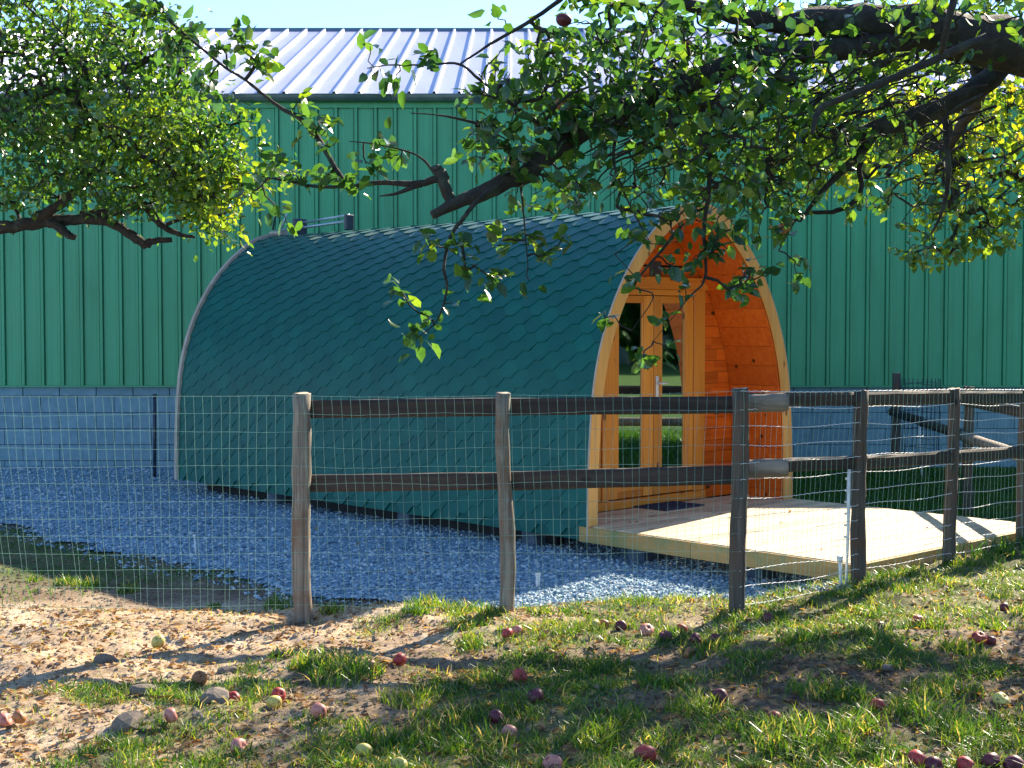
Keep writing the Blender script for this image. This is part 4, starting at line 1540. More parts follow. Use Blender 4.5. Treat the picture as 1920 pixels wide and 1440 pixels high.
def leaf_frames(P, D, size, flat=0.5):
    """P points, D directions -> transformed leaf vertices (n,8,3)"""
    n = len(P)
    D = D / (np.linalg.norm(D, axis=1)[:, None] + 1e-9)
    R = rng.normal(size=(n, 3)); R[:, 2] += flat * 2.0
    Y = np.cross(R, D); Y /= np.linalg.norm(Y, axis=1)[:, None] + 1e-9
    Z = np.cross(D, Y)
    wv = 0.8 + 0.4 * rng.random(n)
    cv = 0.5 + 1.5 * rng.random(n)
    T = LEAF_T
    return P[:, None, :] + size[:, None, None] * (T[None, :, 0:1] * D[:, None, :] + T[None, :, 1:2] * wv[:, None, None] * Y[:, None, :] + T[None, :, 2:3] * cv[:, None, None] * Z[:, None, :])


# ------------------------------------------------------------------ grass
def blades(x, y, h, w, tint_, lean=0.6, zf=gz):
    n = len(x)
    a = rng.random(n) * 6.283
    la = rng.random(n) * 6.283
    ln = (0.15 + lean * rng.random(n)) * h
    dx, dy = np.cos(a) * w / 2, np.sin(a) * w / 2
    lx, ly = np.cos(la) * ln, np.sin(la) * ln
    z = zf(x, y) - 0.004
    V = np.zeros((n, 7, 3))
    for k, (t, ww) in enumerate(((0, 1.0), (0.4, 0.85), (0.75, 0.5))):
        cx = x + lx * t * t * 1.1; cy = y + ly * t * t * 1.1; cz = z + h * (t - 0.28 * (ln / h) * t * t)
        V[:, 2 * k] = np.stack([cx - dx * ww, cy - dy * ww, cz], -1)
        V[:, 2 * k + 1] = np.stack([cx + dx * ww, cy + dy * ww, cz], -1)
    V[:, 6] = np.stack([x + lx * 1.1, y + ly * 1.1, z + h * (1 - 0.32 * (ln / h))], -1)
    base = (np.arange(n) * 7)[:, None]
    Q = np.concatenate([base + np.array([[0, 1, 3, 2]]), base + np.array([[2, 3, 5, 4]])])
    T = base + np.array([[4, 5, 6]])
    return V.reshape(-1, 3), Q, T, np.repeat(tint_, 7)


acc = NB()
# short patchy grass over the orchard floor
n = 150000
y = 4.6 + (9.4 - 4.6) * rng.random(n) ** 1.15
x = (rng.random(n) * 2 - 1) * (y * 0.40)
d = grass_density(x, y)
clump = N3.fbm(x * 9, y * 9, 2)
ok = (rng.random(n) < (d * 1.0 * (0.05 + 1.0 * sstep(0.45, 0.62, clump)) + 0.02)) & (~in_poly(x, y - 0.05, GRAVEL))
ok &= (y < fence_y(x) + 0.45 + 0.3 * N1(x * 3, y * 3))
x, y, d = x[ok], y[ok], d[ok]
n = len(x)
h = 0.018 + 0.050 * rng.random(n) ** 1.7 + 0.035 * d * rng.random(n)
tn = np.clip(0.16 + 0.52 * rng.random(n) + 0.7 * (rng.random(n) < 0.16) * rng.random(n) + 0.25 * (N2.fbm(x * 2, y * 2, 2) - 0.5), 0, 1)
acc.add(*blades(x, y, h * 0.95, 0.0032 + 0.003 * rng.random(n), tn, 1.5)[:3], a=np.repeat(tn, 7))
# tufts: centres then blades round them
tc = []
for k in range(420):
    ty = 4.7 + 3.9 * random.random() ** 1.1; tx = (random.random() * 2 - 1) * ty * 0.38
    if float(grass_density(tx, ty)) > 0.35 * random.random() + 0.15: tc.append((tx, ty, 0.06 + 0.07 * random.random(), 0.06 + 0.05 * random.random()))
for (px, py, r, h_) in [(60, 1090, .05, .08), (125, 1095, .08, .12), (165, 1100, .10, .14), (245, 1110, .07, .13), (400, 1140, .05, .08), (520, 1140, .09, .15), (620, 1145, .07, .12),
                        (780, 1150, .09, .18), (820, 1145, .12, .17), (870, 1148, .12, .15), (915, 1150, .08, .12), (1010, 1150, .10, .10), (1080, 1150, .12, .09), (1440, 1110, .1, .10),
                        (600, 1240, .16, .16), (640, 1270, .16, .20), (680, 1260, .10, .15), (1125, 1260, .13, .18), (1650, 1085, .12, .10), (1700, 1080, .10, .09), (1800, 1060, .10, .14), (1850, 1050, .12, .14), (1880, 1040, .10, .13),
                        (1500, 1205, .12, .13), (1660, 1215, .14, .12), (1590, 1160, .1, .10), (1800, 1220, .14, .14), (1870, 1180, .1, .1), (1540, 1300, .16, .17), (1590, 1310, .12, .15), (1490, 1390, .2, .19),
                        (1560, 1420, .16, .17), (1740, 1350, .18, .17), (1800, 1380, .16, .16), (1620, 1370, .12, .15), (1100, 1390, .14, .15), (1160, 1350, .14, .13), (830, 1360, .16, .15), (900, 1400, .16, .16),
                        (700, 1400, .16, .17), (760, 1320, .14, .14), (1250, 1290, .12, .14), (1300, 1330, .12, .14), (1760, 1090, .1, .10), (1395, 1150, .08, .08)]:
    P = hit_ground(px, py); tc.append((P[0], P[1], r, h_))
    tc.append((P[0] + 0.06 * (random.random() - .5), P[1] + 0.08 * (random.random() - .5), r * 0.8, h_ * 0.9))
for (tx, ty, r, h_) in tc:
    nb = int(38 + 420 * r)
    rr = r * np.sqrt(rng.random(nb)); aa = rng.random(nb) * 6.283
    x = tx + rr * np.cos(aa); y = ty + rr * np.sin(aa)
    h = h_ * (0.35 + 0.65 * rng.random(nb)) * (1 - 0.4 * rr / r)
    base_t = 0.20 + 0.42 * random.random()
    tn = np.clip(base_t + 0.25 * (rng.random(nb) - 0.5) + 0.5 * (rng.random(nb) < 0.12), 0, 1)
    acc.add(*blades(x, y, h, 0.0045 + 0.004 * rng.random(nb), tn, 0.85)[:3], a=np.repeat(tn, 7))
n = 17000
y = 4.6 + 4.2 * rng.random(n); x = (rng.random(n) * 2 - 1) * (y * 0.40)
ok = rng.random(n) < 0.25 + 0.6 * sstep(0.4, 0.62, N1.fbm(x * 2.2 + 7, y * 2.2, 3))
x, y = x[ok], y[ok]; n = len(x)
tn = np.clip(0.72 + 0.35 * rng.random(n), 0, 1)
acc.add(*blades(x, y, 0.012 + 0.03 * rng.random(n), 0.003 + 0.003 * rng.random(n), tn, 3.0)[:3], a=np.repeat(tn, 7))
o = acc.build('grass', M['grass'])
tag(o, 'patchy tufts of sunlit and shaded orchard grass growing through bare soil', 'grass', kind='stuff')

acc = NB()
n = 26000
x = 2.4 + 7.5 * rng.random(n); y = 9.6 + 7.3 * rng.random(n)
loc_u = (x - A0[0]) * PV[0] + (y - A0[1]) * PV[1]; loc_a = (x - A0[0]) * AV[0] + (y - A0[1]) * AV[1]
ok = ~((loc_u > -0.05) & (loc_u < 2.56) & (loc_a > -6) & (loc_a < 2.38)) & (loc_u > 1)
x, y = x[ok], y[ok]; n = len(x)
h = 0.06 + 0.09 * rng.random(n)
tn = np.clip(0.1 + 0.4 * rng.random(n), 0, 1)
acc.add(*blades(x, y, h, 0.011 + 0.006 * rng.random(n), tn, 0.7)[:3], a=np.repeat(tn, 7))
# dim grass strip and weeds on the left between netting and gravel
n = 16000
x = -5.0 + 6.5 * rng.random(n); y = 8.4 + 4.2 * rng.random(n)
ok = (~in_poly(x, y - 0.02, GRAVEL)) & (rng.random(n) < sstep(0.42, 0.66, N2.fbm(x * 1.5, y * 2.5, 3))) & (x < -0.2)
x, y = x[ok], y[ok]; n = len(x)
tn = np.clip(0.1 + 0.4 * rng.random(n), 0, 1)
acc.add(*blades(x, y, 0.02 + 0.04 * rng.random(n), np.full(n, 0.007), tn, 0.8)[:3], a=np.repeat(tn, 7))
o = acc.build('lawn', M['grass'])
tag(o, 'short dark green grass behind the deck and beside the gravel', 'grass', kind='stuff')

# dead leaves, clods and crumbs
n = 5200
y = 4.6 + 4.1 * rng.random(n); x = (rng.random(n) * 2 - 1) * y * 0.40
sz = 0.010 + 0.024 * rng.random(n) ** 1.8
a = rng.random(n) * 6.283; tl = (rng.random(n) - 0.5) * 1.6
ux = np.stack([np.cos(a), np.sin(a), np.sin(tl) * 0.5], -1); vx = np.stack([-np.sin(a), np.cos(a), (rng.random(n) - .5) * .7], -1)
C_ = np.stack([x, y, gz(x, y) + 0.005 + 0.010 * rng.random(n)], -1)
V = np.stack([C_ - ux * sz[:, None], C_ + vx * sz[:, None] * 0.6 + np.array([0, 0, 0.006]), C_ + ux * sz[:, None], C_ - vx * sz[:, None] * 0.6 + np.array([0, 0, 0.006])], 1)
base = (np.arange(n) * 4)[:, None]
T = np.concatenate([base + np.array([[0, 1, 2]]), base + np.array([[0, 2, 3]])])
me = np_mesh('leaf_litter', V.reshape(-1, 3), [T], False, {'tint': np.repeat(rng.random(n), 4)})
tag(link('leaf_litter', me, M['litter']), 'dry brown fallen leaves and bits scattered on the soil', 'leaf litter', kind='stuff')
m_ = 46
lx = rng.random(m_) * 2.3 + 0.1; lv = -rng.random(m_) * 2.2
Pd = np.array([wp(a_, b_, DZ + 0.006) for a_, b_ in zip(lx[:14], lv[:14])])
gxx = -3.8 + 5.0 * rng.random(m_); gyy = 9.2 + 5.0 * rng.random(m_)
okk = in_poly(gxx, gyy, GRAVEL)
Pg = np.stack([gxx, gyy, gz(gxx, gyy) + 0.05], -1)[okk]
PP = np.concatenate([Pd, Pg])
Dd = rng.normal(size=PP.shape); Dd[:, 2] *= 0.15
Vl = leaf_frames(PP, Dd, 0.03 + 0.025 * rng.random(len(PP)), flat=4.0)
bs_ = (np.arange(len(PP)) * 8)[:, None, None]
me = np_mesh('dropped_leaves', Vl.reshape(-1, 3), [(bs_ + LEAF_Q[None]).reshape(-1, 4), (bs_ + LEAF_TR[None]).reshape(-1, 3)], True, {'tint': np.repeat(0.3 + 0.7 * rng.random(len(PP)), 8)})
tag(link('dropped_leaves', me, M['litter']), 'few dropped leaves on the gravel and deck', 'leaves', kind='stuff')
n = 17000
y = 4.6 + 6.2 * rng.random(n); x = (rng.random(n) * 2 - 1) * y * 0.40
ok = (y < 8.6) | ((x < -1) & ~in_poly(x, y, GRAVEL)); x, y = x[ok], y[ok]; n = len(x)
ok = rng.random(n) > grass_density(x, y) * 0.7; x, y = x[ok], y[ok]; n = len(x)
sz = 0.005 + 0.014 * rng.random(n) ** 2.2
V = octa[None] * (0.6 + 0.8 * rng.random((n, 6, 1))) * sz[:, None, None]
V[:, :, 2] *= 0.6
V += np.stack([x, y, gz(x, y) + sz * 0.2], -1)[:, None, :]
Ft = (of[None] + (np.arange(n) * 6)[:, None, None]).reshape(-1, 3)
me = np_mesh('soil_clods', V.reshape(-1, 3), [Ft], False, {'tint': np.zeros(n * 6), 'humus_shade': np.repeat(np.clip(humus_shade(x, y), 0, 1), 6)})
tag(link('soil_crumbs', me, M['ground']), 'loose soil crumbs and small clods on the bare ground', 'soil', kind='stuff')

# ------------------------------------------------------------------ trees
def grow_tree(root, limbs, targets, leaf_size, per, tint_f, cam_parts=0, spread=0.07, twig_r=0.0022, droop=0.35, bare=None):
    """limbs: list of (pts, radii); targets: (n,3) twig ends. Adds limb, twigs, leaves to root."""
    O = np.array(root.location)
    nodes = []
    spur = NB()
    for kk, (pts, rad) in enumerate(limbs):
        P = catmull(pts, 6)
        R = np.interp(np.linspace(0, 1, len(P)), np.linspace(0, 1, len(rad)), rad)
        P = P + (rng.random(P.shape) - 0.5) * R[:, None] * 0.35
        acc = NB()
        acc.tube(P - O, R, 12 if R[0] > 0.03 else 7, True, 0.10)
        nm = 'trunk' if kk == 0 else 'limb'
        if R[0] < 0.0095 and kk > 20:
            spur.tube(P - O, R, 5, False, 0.15)
        else:
            acc.build(nm, M['bark'], root, True)
        if kk == 0:
            P = P[len(P) // 2:]
        nodes.extend(P)
    if spur.n:
        tag(spur.build('spurs', M['bark'], root, True), kind='stuff')
    nodes = [np.array(p) for p in nodes]
    T = np.asarray(targets)
    nleafy = len(T)
    if bare is not None: T = np.concatenate([T, bare])
    NN = np.zeros((len(nodes) + len(T) * 3 + 5, 3)); NN[:len(nodes)] = nodes
    parent = -np.ones(len(NN), int)
    cnt = len(nodes); nlimb = cnt
    d0 = np.array([np.min(np.linalg.norm(NN[:nlimb] - t, axis=1)) for t in T])
    order = np.argsort(d0)
    ends = []
    chains = []
    for ti in order:
        t = T[ti]
        dd = np.linalg.norm(NN[:cnt] - t, axis=1)
        k = int(np.argmin(dd + (0.0 if True else 0)))
        p0 = NN[k]
        L_ = dd[k]
        if L_ < 0.01: continue
        m1 = p0 + (t - p0) * 0.36 + rng.normal(size=3) * L_ * 0.09
        m2 = p0 + (t - p0) * 0.70 + rng.normal(size=3) * L_ * 0.08 + np.array([0, 0, -0.03 * L_])
        ids = []
        pp = k
        for q in (m1, m2, t):
            NN[cnt] = q; parent[cnt] = pp; ids.append(cnt); pp = cnt; cnt += 1
        chains.append((k, ids, ti < nleafy)); ends.append(ids[-1])
    wgt = np.zeros(cnt)
    for e in ends:
        q = e
        while q >= 0:
            wgt[q] += 1; q = parent[q]
    acc = NB()
    for (k, ids, lf) in chains:
        pts = [NN[k]] + [NN[q] for q in ids]
        r = [twig_r * math.sqrt(max(wgt[q], 1)) * 1.0 for q in ids]
        r = [min(r[0] * 1.15, 0.03)] + [min(v, 0.03) for v in r]
        acc.tube(np.array(pts) - O, r, 4, False, 0.1)
    o = acc.build('twigs', M['bark'], root, True); tag(o, kind='stuff')
    # leaves round each end and a few along the chain
    Ps, Ds = [], []
    for (k, ids, lf) in chains:
        if not lf: continue
        a = NN[ids[1]]; b_ = NN[ids[2]]
        dirv = b_ - a; dirv /= np.linalg.norm(dirv) + 1e-9
        m_ = int(per * (0.6 + 0.8 * rng.random()))
        for q in range(m_):
            t = 1.0 - 0.9 * rng.random() ** 1.6
            base = a + (b_ - a) * t
            D = dirv * 0.7 + rng.normal(size=3) * 0.75 + np.array([0, 0, -droop])
            Ps.append(base + rng.normal(size=3) * spread * 0.35); Ds.append(D)
    Ps = np.array(Ps); Ds = np.array(Ds)
    n = len(Ps)
    sz = leaf_size * (0.6 + 0.65 * rng.random(n))
    V = leaf_frames(Ps, Ds, sz) - O
    tn = np.clip(tint_f(Ps), 0, 1)
    dist = Ps[:, 1]
    inview = (np.abs(Ps[:, 0] / Ps[:, 1]) < 0.36) & ((Ps[:, 2] - CAM_H) / Ps[:, 1] < 0.225)
    big = np.argsort(-(sz / dist) * inview)[:cam_parts] if cam_parts else np.array([], int)
    mask = np.ones(n, bool); mask[big] = False
    for b_ in big:
        c = V[b_].mean(axis=0)
        me = np_mesh('leaf', V[b_] - c, [LEAF_Q, LEAF_TR], True, {'tint': np.full(8, tn[b_])})
        o = link('leaf', me, M['leaf'], root); o.location = tuple(c)
    V = V[mask]; tn = tn[mask]; n = len(V)
    base = (np.arange(n) * 8)[:, None, None]
    Q = (base + LEAF_Q[None]).reshape(-1, 4); Tt = (base + LEAF_TR[None]).reshape(-1, 3)
    me = np_mesh('foliage', V.reshape(-1, 3), [Q, Tt], True, {'tint': np.repeat(tn, 8)})
    o = link('foliage', me, M['leaf'], root); tag(o, kind='stuff')
    return n


def blob_px(px, py, Y, rx, ry, rY, n, shell=0.0):
    """n twig ends in an ellipsoid given by its centre and radii"""
    c = at(px, py, Y)
    s = Y / F_PX
    d = rng.normal(size=(n, 3)); d /= np.linalg.norm(d, axis=1)[:, None]
    r = (shell + (1 - shell) * rng.random(n)) ** (1 / 2.4)
    d *= r[:, None]
    return c + d * np.array([rx * s, rY, ry * s])


def pl(L):
    return [at(*p) for p in L]


# ---- right tree
T1 = empty('apple_tree', (4.75, 7.9, 0.05))
tag(T1, 'large old apple tree reaching in from the upper right over the fence', 'apple tree')
base_r = np.array([4.75, 7.9, -0.05])
fork = np.array([4.35, 7.4, 2.05])
limbs = [
    ([base_r, base_r + (-.05, 0.02, .7), fork + (0.18, 0.2, -.6), fork], [0.24, 0.20, 0.17, 0.15]),
    ([fork] + pl([(2250, 150, 6.9), (1920, 95, 6.6), (1680, 42, 6.4), (1480, 45, 6.3), (1330, 20, 6.2), (1180, -30, 6.1)]), [0.17, 0.16, 0.125, 0.085, 0.05, 0.03, 0.02]),
    (pl([(1760, 62, 6.5), (1600, 90, 6.3), (1440, 108, 6.15), (1300, 150, 6.0), (1170, 205, 5.9), (1060, 262, 5.8), (985, 325, 5.75), (900, 362, 5.7), (812, 402, 5.65)]), [0.05, 0.048, 0.050, 0.048, 0.045, 0.042, 0.038, 0.032, 0.018]),
    (pl([(2050, 80, 7.2), (1920, 100, 7.2), (1790, 190, 7.1), (1640, 245, 7.0), (1510, 275, 6.9), (1400, 325, 6.8), (1320, 360, 6.8)]), [0.08, 0.06, 0.05, 0.042, 0.034, 0.022, 0.010]),
    (pl([(1850, 70, 5.6), (1760, 108, 5.6), (1670, 148, 5.55), (1585, 182, 5.5), (1538, 205, 5.5), (1522, 250, 5.45)]), [0.020, 0.017, 0.014, 0.013, 0.012, 0.008]),
    (pl([(1795, -30, 4.8), (1780, 30, 4.8), (1768, 85, 4.85), (1764, 100, 4.9)]), [0.014, 0.012, 0.011, 0.009]),
    (pl([(1640, 250, 7.0), (1600, 300, 6.95), (1545, 355, 6.9), (1500, 415, 6.9)]), [0.026, 0.022, 0.014, 0.006]),
    (pl([(1625, 255, 7.0), (1612, 310, 7.0), (1612, 365, 7.0), (1570, 395, 7.0), (1500, 405, 7.0), (1460, 470, 7.0)]), [0.018, 0.014, 0.012, 0.012, 0.008, 0.003]),
    (pl([(1840, 120, 7.3), (1830, 190, 8.0), (1800, 240, 8.8), (1780, 290, 9.6), (1790, 350, 9.8)]), [0.05, 0.04, 0.032, 0.022, 0.008]),
    (pl([(1770, 200, 7.6), (1775, 270, 7.6), (1778, 340, 7.6), (1765, 400, 7.6), (1745, 440, 7.6)]), [0.02, 0.016, 0.014, 0.010, 0.005]),
    # drooping ends on the left
    (pl([(985, 325, 5.75), (940, 345, 5.7), (900, 372, 5.6), (868, 410, 5.55), (845, 445, 5.55), (832, 500, 5.5), (838, 540, 5.5), (820, 600, 5.5), (775, 640, 5.5)]), [0.012, 0.010, 0.009, 0.009, 0.007, 0.006, 0.005, 0.003, 0.0015]),
    (pl([(975, 340, 5.75), (980, 385, 5.6), (985, 440, 5.6), (990, 500, 5.6)]), [0.006, 0.004, 0.003, 0.002]),
    (pl([(845, 380, 5.7), (828, 330, 5.7), (815, 312, 5.7)]), [0.022, 0.026, 0.016]),
    (pl([(822, 335, 5.7), (780, 345, 5.7), (715, 342, 5.75), (650, 350, 5.8), (580, 348, 5.8), (545, 340, 5.8), (502, 333, 5.8)]), [0.018, 0.013, 0.010, 0.008, 0.006, 0.006, 0.004]),
    (pl([(790, 345, 5.7), (745, 362, 5.7), (712, 368, 5.7)]), [0.012, 0.007, 0.003]),
    (pl([(652, 347, 5.8), (625, 310, 5.85), (600, 265, 5.9), (565, 225, 5.95), (520, 198, 6.0), (460, 150, 6.0), (420, 125, 6.05), (365, 80, 6.1), (320, 40, 6.1), (285, -10, 6.15)]), [0.009, 0.011, 0.012, 0.011, 0.008, 0.006, 0.006, 0.006, 0.006, 0.006]),
    (pl([(1060, 262, 5.8), (980, 210, 5.75), (900, 150, 5.7), (860, 120, 5.7), (800, 122, 5.7), (730, 122, 5.7), (688, 128, 5.7)]), [0.012, 0.008, 0.006, 0.005, 0.004, 0.003, 0.002]),
    (pl([(860, 122, 5.7), (920, 82, 5.7), (985, 45, 5.7), (1050, 0, 5.7), (1090, -40, 5.7)]), [0.004, 0.006, 0.008, 0.010, 0.012]),
    (pl([(960, 250, 5.8), (870, 225, 5.8), (815, 215, 5.8), (770, 212, 5.8)]), [0.010, 0.006, 0.003, 0.002]),
    (pl([(820, 330, 5.7), (780, 290, 5.7), (700, 270, 5.7), (655, 265, 5.7)]), [0.007, 0.004, 0.003, 0.002]),
    (pl([(1280, 420, 6.0), (1240, 470, 5.9), (1190, 535, 5.9), (1225, 555, 5.8), (1185, 620, 5.8)]), [0.008, 0.006, 0.004, 0.003, 0.001]),
    (pl([(1300, 160, 6.0), (1330, 260, 6.0), (1330, 350, 6.0), (1320, 430, 6.0), (1322, 520, 6.0), (1290, 560, 5.95), (1225, 640, 5.9)]), [0.016, 0.013, 0.010, 0.008, 0.006, 0.003, 0.001]),
    (pl([(1170, 205, 5.9), (1150, 290, 5.8), (1170, 360, 5.7), (1205, 430, 5.65), (1222, 460, 5.6)]), [0.010, 0.006, 0.004, 0.003, 0.001]),
]
rs = random.Random(5)
for k in range(95):
    sx_ = rs.uniform(1180, 1880); sy_ = rs.uniform(40, 230) + (0 if sx_ > 1400 else 60)
    yy = rs.uniform(5.9, 7.4)
    dx_ = -rs.uniform(90, 260); dy_ = -dx_ * rs.uniform(0.25, 0.85)
    pp = []
    for q in range(7):
        t = q / 6
        pp.append((sx_ + dx_ * t + rs.uniform(-7, 7), sy_ + dy_ * t ** 1.3 + rs.uniform(-6, 6), yy + rs.uniform(-.02, .02)))
    r0 = rs.uniform(0.004, 0.009)
    limbs.append((pl(pp), [r0, r0 * 0.7, r0 * 0.25]))
# upper crown limbs out of the frame
crown = [([fork, fork + (-.2, .8, .9), fork + (-.9, 1.6, 1.6), fork + (-1.8, 2.1, 2.0), fork + (-2.6, 2.4, 2.1)], [0.11, 0.09, 0.07, 0.05, 0.02]),
         ([fork, fork + (.5, .8, .8), fork + (1.0, 1.9, 1.5), fork + (1.4, 3.2, 1.9)], [0.11, 0.09, 0.06, 0.02]),
         ([fork, fork + (-.1, .3, 1.2), fork + (-.6, .6, 2.3), fork + (-1.3, .9, 3.0)], [0.11, 0.09, 0.06, 0.02]),
         ([fork + (-.5, -.2, .3), fork + (-1.2, -.5, 1.1), fork + (-1.9, -1.0, 1.6), fork + (-2.9, -1.4, 1.9)], [0.08, 0.06, 0.045, 0.015]),
         ([fork + (0, 0, -.1), fork + (.2, 1.4, .2), fork + (-.1, 2.4, .5), fork + (-.5, 3.1, .6)], [0.09, 0.07, 0.05, 0.02])]
limbs = [limbs[0], limbs[1]] + crown + limbs[2:] + [(pl([(1330, -90, 4.7), (1270, -30, 4.65), (1225, 30, 4.6), (1198, 90, 4.55), (1190, 140, 4.5)]), [0.006, 0.005, 0.004, 0.003, 0.0015])]
TG = []
near = [  # px, py, Y, rx, ry, rY, n
    (1010, 130, 5.7, 110, 60, 0.5, 32), (920, 190, 5.7, 60, 55, 0.35, 16), (1110, 60, 5.9, 140, 70, 0.6, 46), (1090, 190, 5.8, 120, 70, 0.5, 44), (1250, 60, 6.0, 170, 80, 0.7, 60),
    (1230, 210, 5.9, 130, 90, 0.6, 56), (960, 270, 5.8, 110, 50, 0.4, 30), (1050, 350, 5.8, 90, 50, 0.4, 22), (1340, 180, 6.1, 150, 120, 0.7, 80), (1320, 320, 6.1, 110, 70, 0.5, 40),
    (1460, 130, 6.3, 170, 130, 0.7, 80), (1470, 290, 6.6, 130, 80, 0.6, 60), (1630, 90, 6.5, 190, 110, 0.7, 76), (1560, 250, 6.8, 160, 70, 0.6, 60), (1270, 425, 6.0, 110, 40, 0.4, 14),
    (1800, 60, 6.8, 190, 120, 0.8, 60), (1400, 395, 6.5, 90, 50, 0.4, 14), (1180, 340, 5.8, 40, 60, 0.3, 10), (1075, 250, 5.8, 90, 60, .3, 24),
]
for b_ in near: TG.append(blob_px(*b_))
far = [
    (1700, 290, 8.3, 150, 110, 0.7, 100), (1840, 270, 8.4, 130, 150, 0.8, 110), (1780, 400, 8.0, 90, 60, 0.5, 50), (1890, 400, 8.2, 70, 60, 0.5, 36), (1770, 480, 7.8, 50, 26, 0.25, 18), (1700, 470, 7.9, 30, 18, 0.2, 7), (1860, 450, 7.9, 50, 25, 0.3, 16),
    (1620, 200, 8.6, 170, 90, 0.8, 80), (1500, 330, 7.4, 80, 60, 0.5, 24), (1600, 320, 7.6, 60, 50, 0.4, 18), (1620, 130, 8.8, 300, 90, 0.8, 70),
    (1460, 440, 6.9, 26, 18, 0.1, 5), (1500, 500, 6.9, 14, 18, 0.1, 3), (1400, 520, 6.2, 36, 24, 0.15, 9), (1480, 400, 6.9, 60, 24, 0.2, 8), (1590, 380, 7, 40, 20, 0.2, 5),
]
for b_ in far:
    b_ = list(b_)
    if b_[0] > 1600 and b_[2] > 7.7: b_[2] += 1.6
    TG.append(blob_px(*b_))
# bare, spurred twigs in the heart of the crown
TB = [blob_px(*b_) for b_ in [(1450, 150, 6.2, 260, 140, 0.6, 220), (1600, 240, 6.9, 240, 90, 0.6, 150), (1300, 300, 6.0, 200, 110, 0.5, 110), (1150, 150, 5.8, 230, 120, 0.5, 110), (1420, 350, 6.6, 150, 60, 0.4, 70), (1750, 330, 9.0, 160, 110, 0.6, 60)]]
TB = np.concatenate(TB)
# single sprays on the bare left branches
spr = [(755, 540, 5.5, 3), (800, 600, 5.5, 2), (775, 640, 5.5, 3), (850, 560, 5.5, 1), (880, 500, 5.5, 3), (925, 520, 5.55, 3), (945, 455, 5.6, 3), (985, 535, 5.6, 1), (870, 470, 5.5, 2), (810, 455, 5.5, 2), (690, 300, 5.7, 3), (745, 290, 5.7, 3),
       (720, 262, 5.7, 2), (665, 345, 5.8, 5), (620, 270, 5.9, 3), (600, 240, 5.9, 4), (560, 195, 5.95, 3), (520, 300, 5.8, 4), (560, 330, 5.8, 3), (610, 325, 5.85, 3), (480, 120, 6.0, 4), (450, 80, 6.0, 5), (400, 150, 6.05, 6), (420, 100, 6.0, 4), (500, 110, 6.0, 3), (345, 60, 6.1, 5),
       (320, 90, 6.1, 6), (290, 25, 6.1, 6), (260, 10, 6.1, 5), (680, 90, 5.7, 1), (690, 140, 5.7, 1), (735, 135, 5.7, 2), (810, 95, 5.7, 1), (800, 120, 5.7, 1), (1000, 445, 5.6, 2), (1020, 470, 5.6, 2), (1060, 450, 5.6, 2), (1200, 445, 5.6, 2), (1190, 520, 5.85, 2),
       (1130, 595, 5.8, 2), (1250, 600, 5.9, 1), (1225, 685, 5.9, 2), (1210, 670, 5.9, 1), (1260, 640, 5.9, 1), (1290, 545, 5.95, 2), (1340, 480, 6.0, 4), (1260, 500, 5.9, 3), (1300, 480, 5.95, 3), (540, 420, 5.9, 1), (530, 395, 5.9, 1), (480, 350, 5.9, 2), (930, 10, 5.7, 2), (1240, 10, 5.6, 3), (1350, 10, 5.5, 3), (1190, 160, 4.5, 1), (1225, 60, 4.6, 2), (1260, 20, 4.6, 2), (1165, 520, 5.2, 1)]
for (px, py, Y, k) in spr: TG.append(blob_px(px, py, Y, 16, 14, 0.06, k))
# out of frame crown, which throws the shade on the foreground
def blob_w(c, r, n):
    d = rng.normal(size=(n, 3)); d /= np.linalg.norm(d, axis=1)[:, None]
    return np.array(c) + d * (rng.random(n) ** (1 / 2.6))[:, None] * np.array(r)


for (c, r, n) in [((2.6, 9.6, 3.9), (1.1, 1.0, 0.5), 150), ((3.4, 10.1, 3.5), (1.0, 1.0, 0.6), 170), ((4.6, 10.4, 3.4), (1.2, 0.9, 0.8), 110), ((5.7, 10.9, 3.9), (1.0, 1.0, 0.7), 60), ((4.2, 8.0, 4.6), (1.6, 1.2, 0.6), 50),
                  ((2.8, 6.6, 3.9), (1.3, 0.9, 0.4), 30), ((5.2, 9.3, 4.2), (1.0, 1.2, 0.5), 40), ((3.9, 10.3, 3.1), (0.7, 0.6, 0.45), 230), ((4.7, 10.2, 3.0), (0.8, 0.6, 0.5), 170), ((2.9, 10.4, 3.1), (0.6, 0.5, 0.35), 130), ((5.4, 10.6, 3.1), (0.6, 0.6, 0.5), 90), ((3.9, 10.6, 4.3), (1.2, 0.8, 0.4), 45)]:
    TG.append(blob_w(c, r, n))
TG = np.concatenate(TG)


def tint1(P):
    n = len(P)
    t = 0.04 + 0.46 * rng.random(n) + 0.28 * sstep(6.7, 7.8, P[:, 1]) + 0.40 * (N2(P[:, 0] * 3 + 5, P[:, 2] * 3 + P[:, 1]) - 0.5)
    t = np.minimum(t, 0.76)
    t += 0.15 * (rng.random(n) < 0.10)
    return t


n_l = grow_tree(T1, limbs, TG, 0.064, 5.2, tint1, 298, bare=TB)

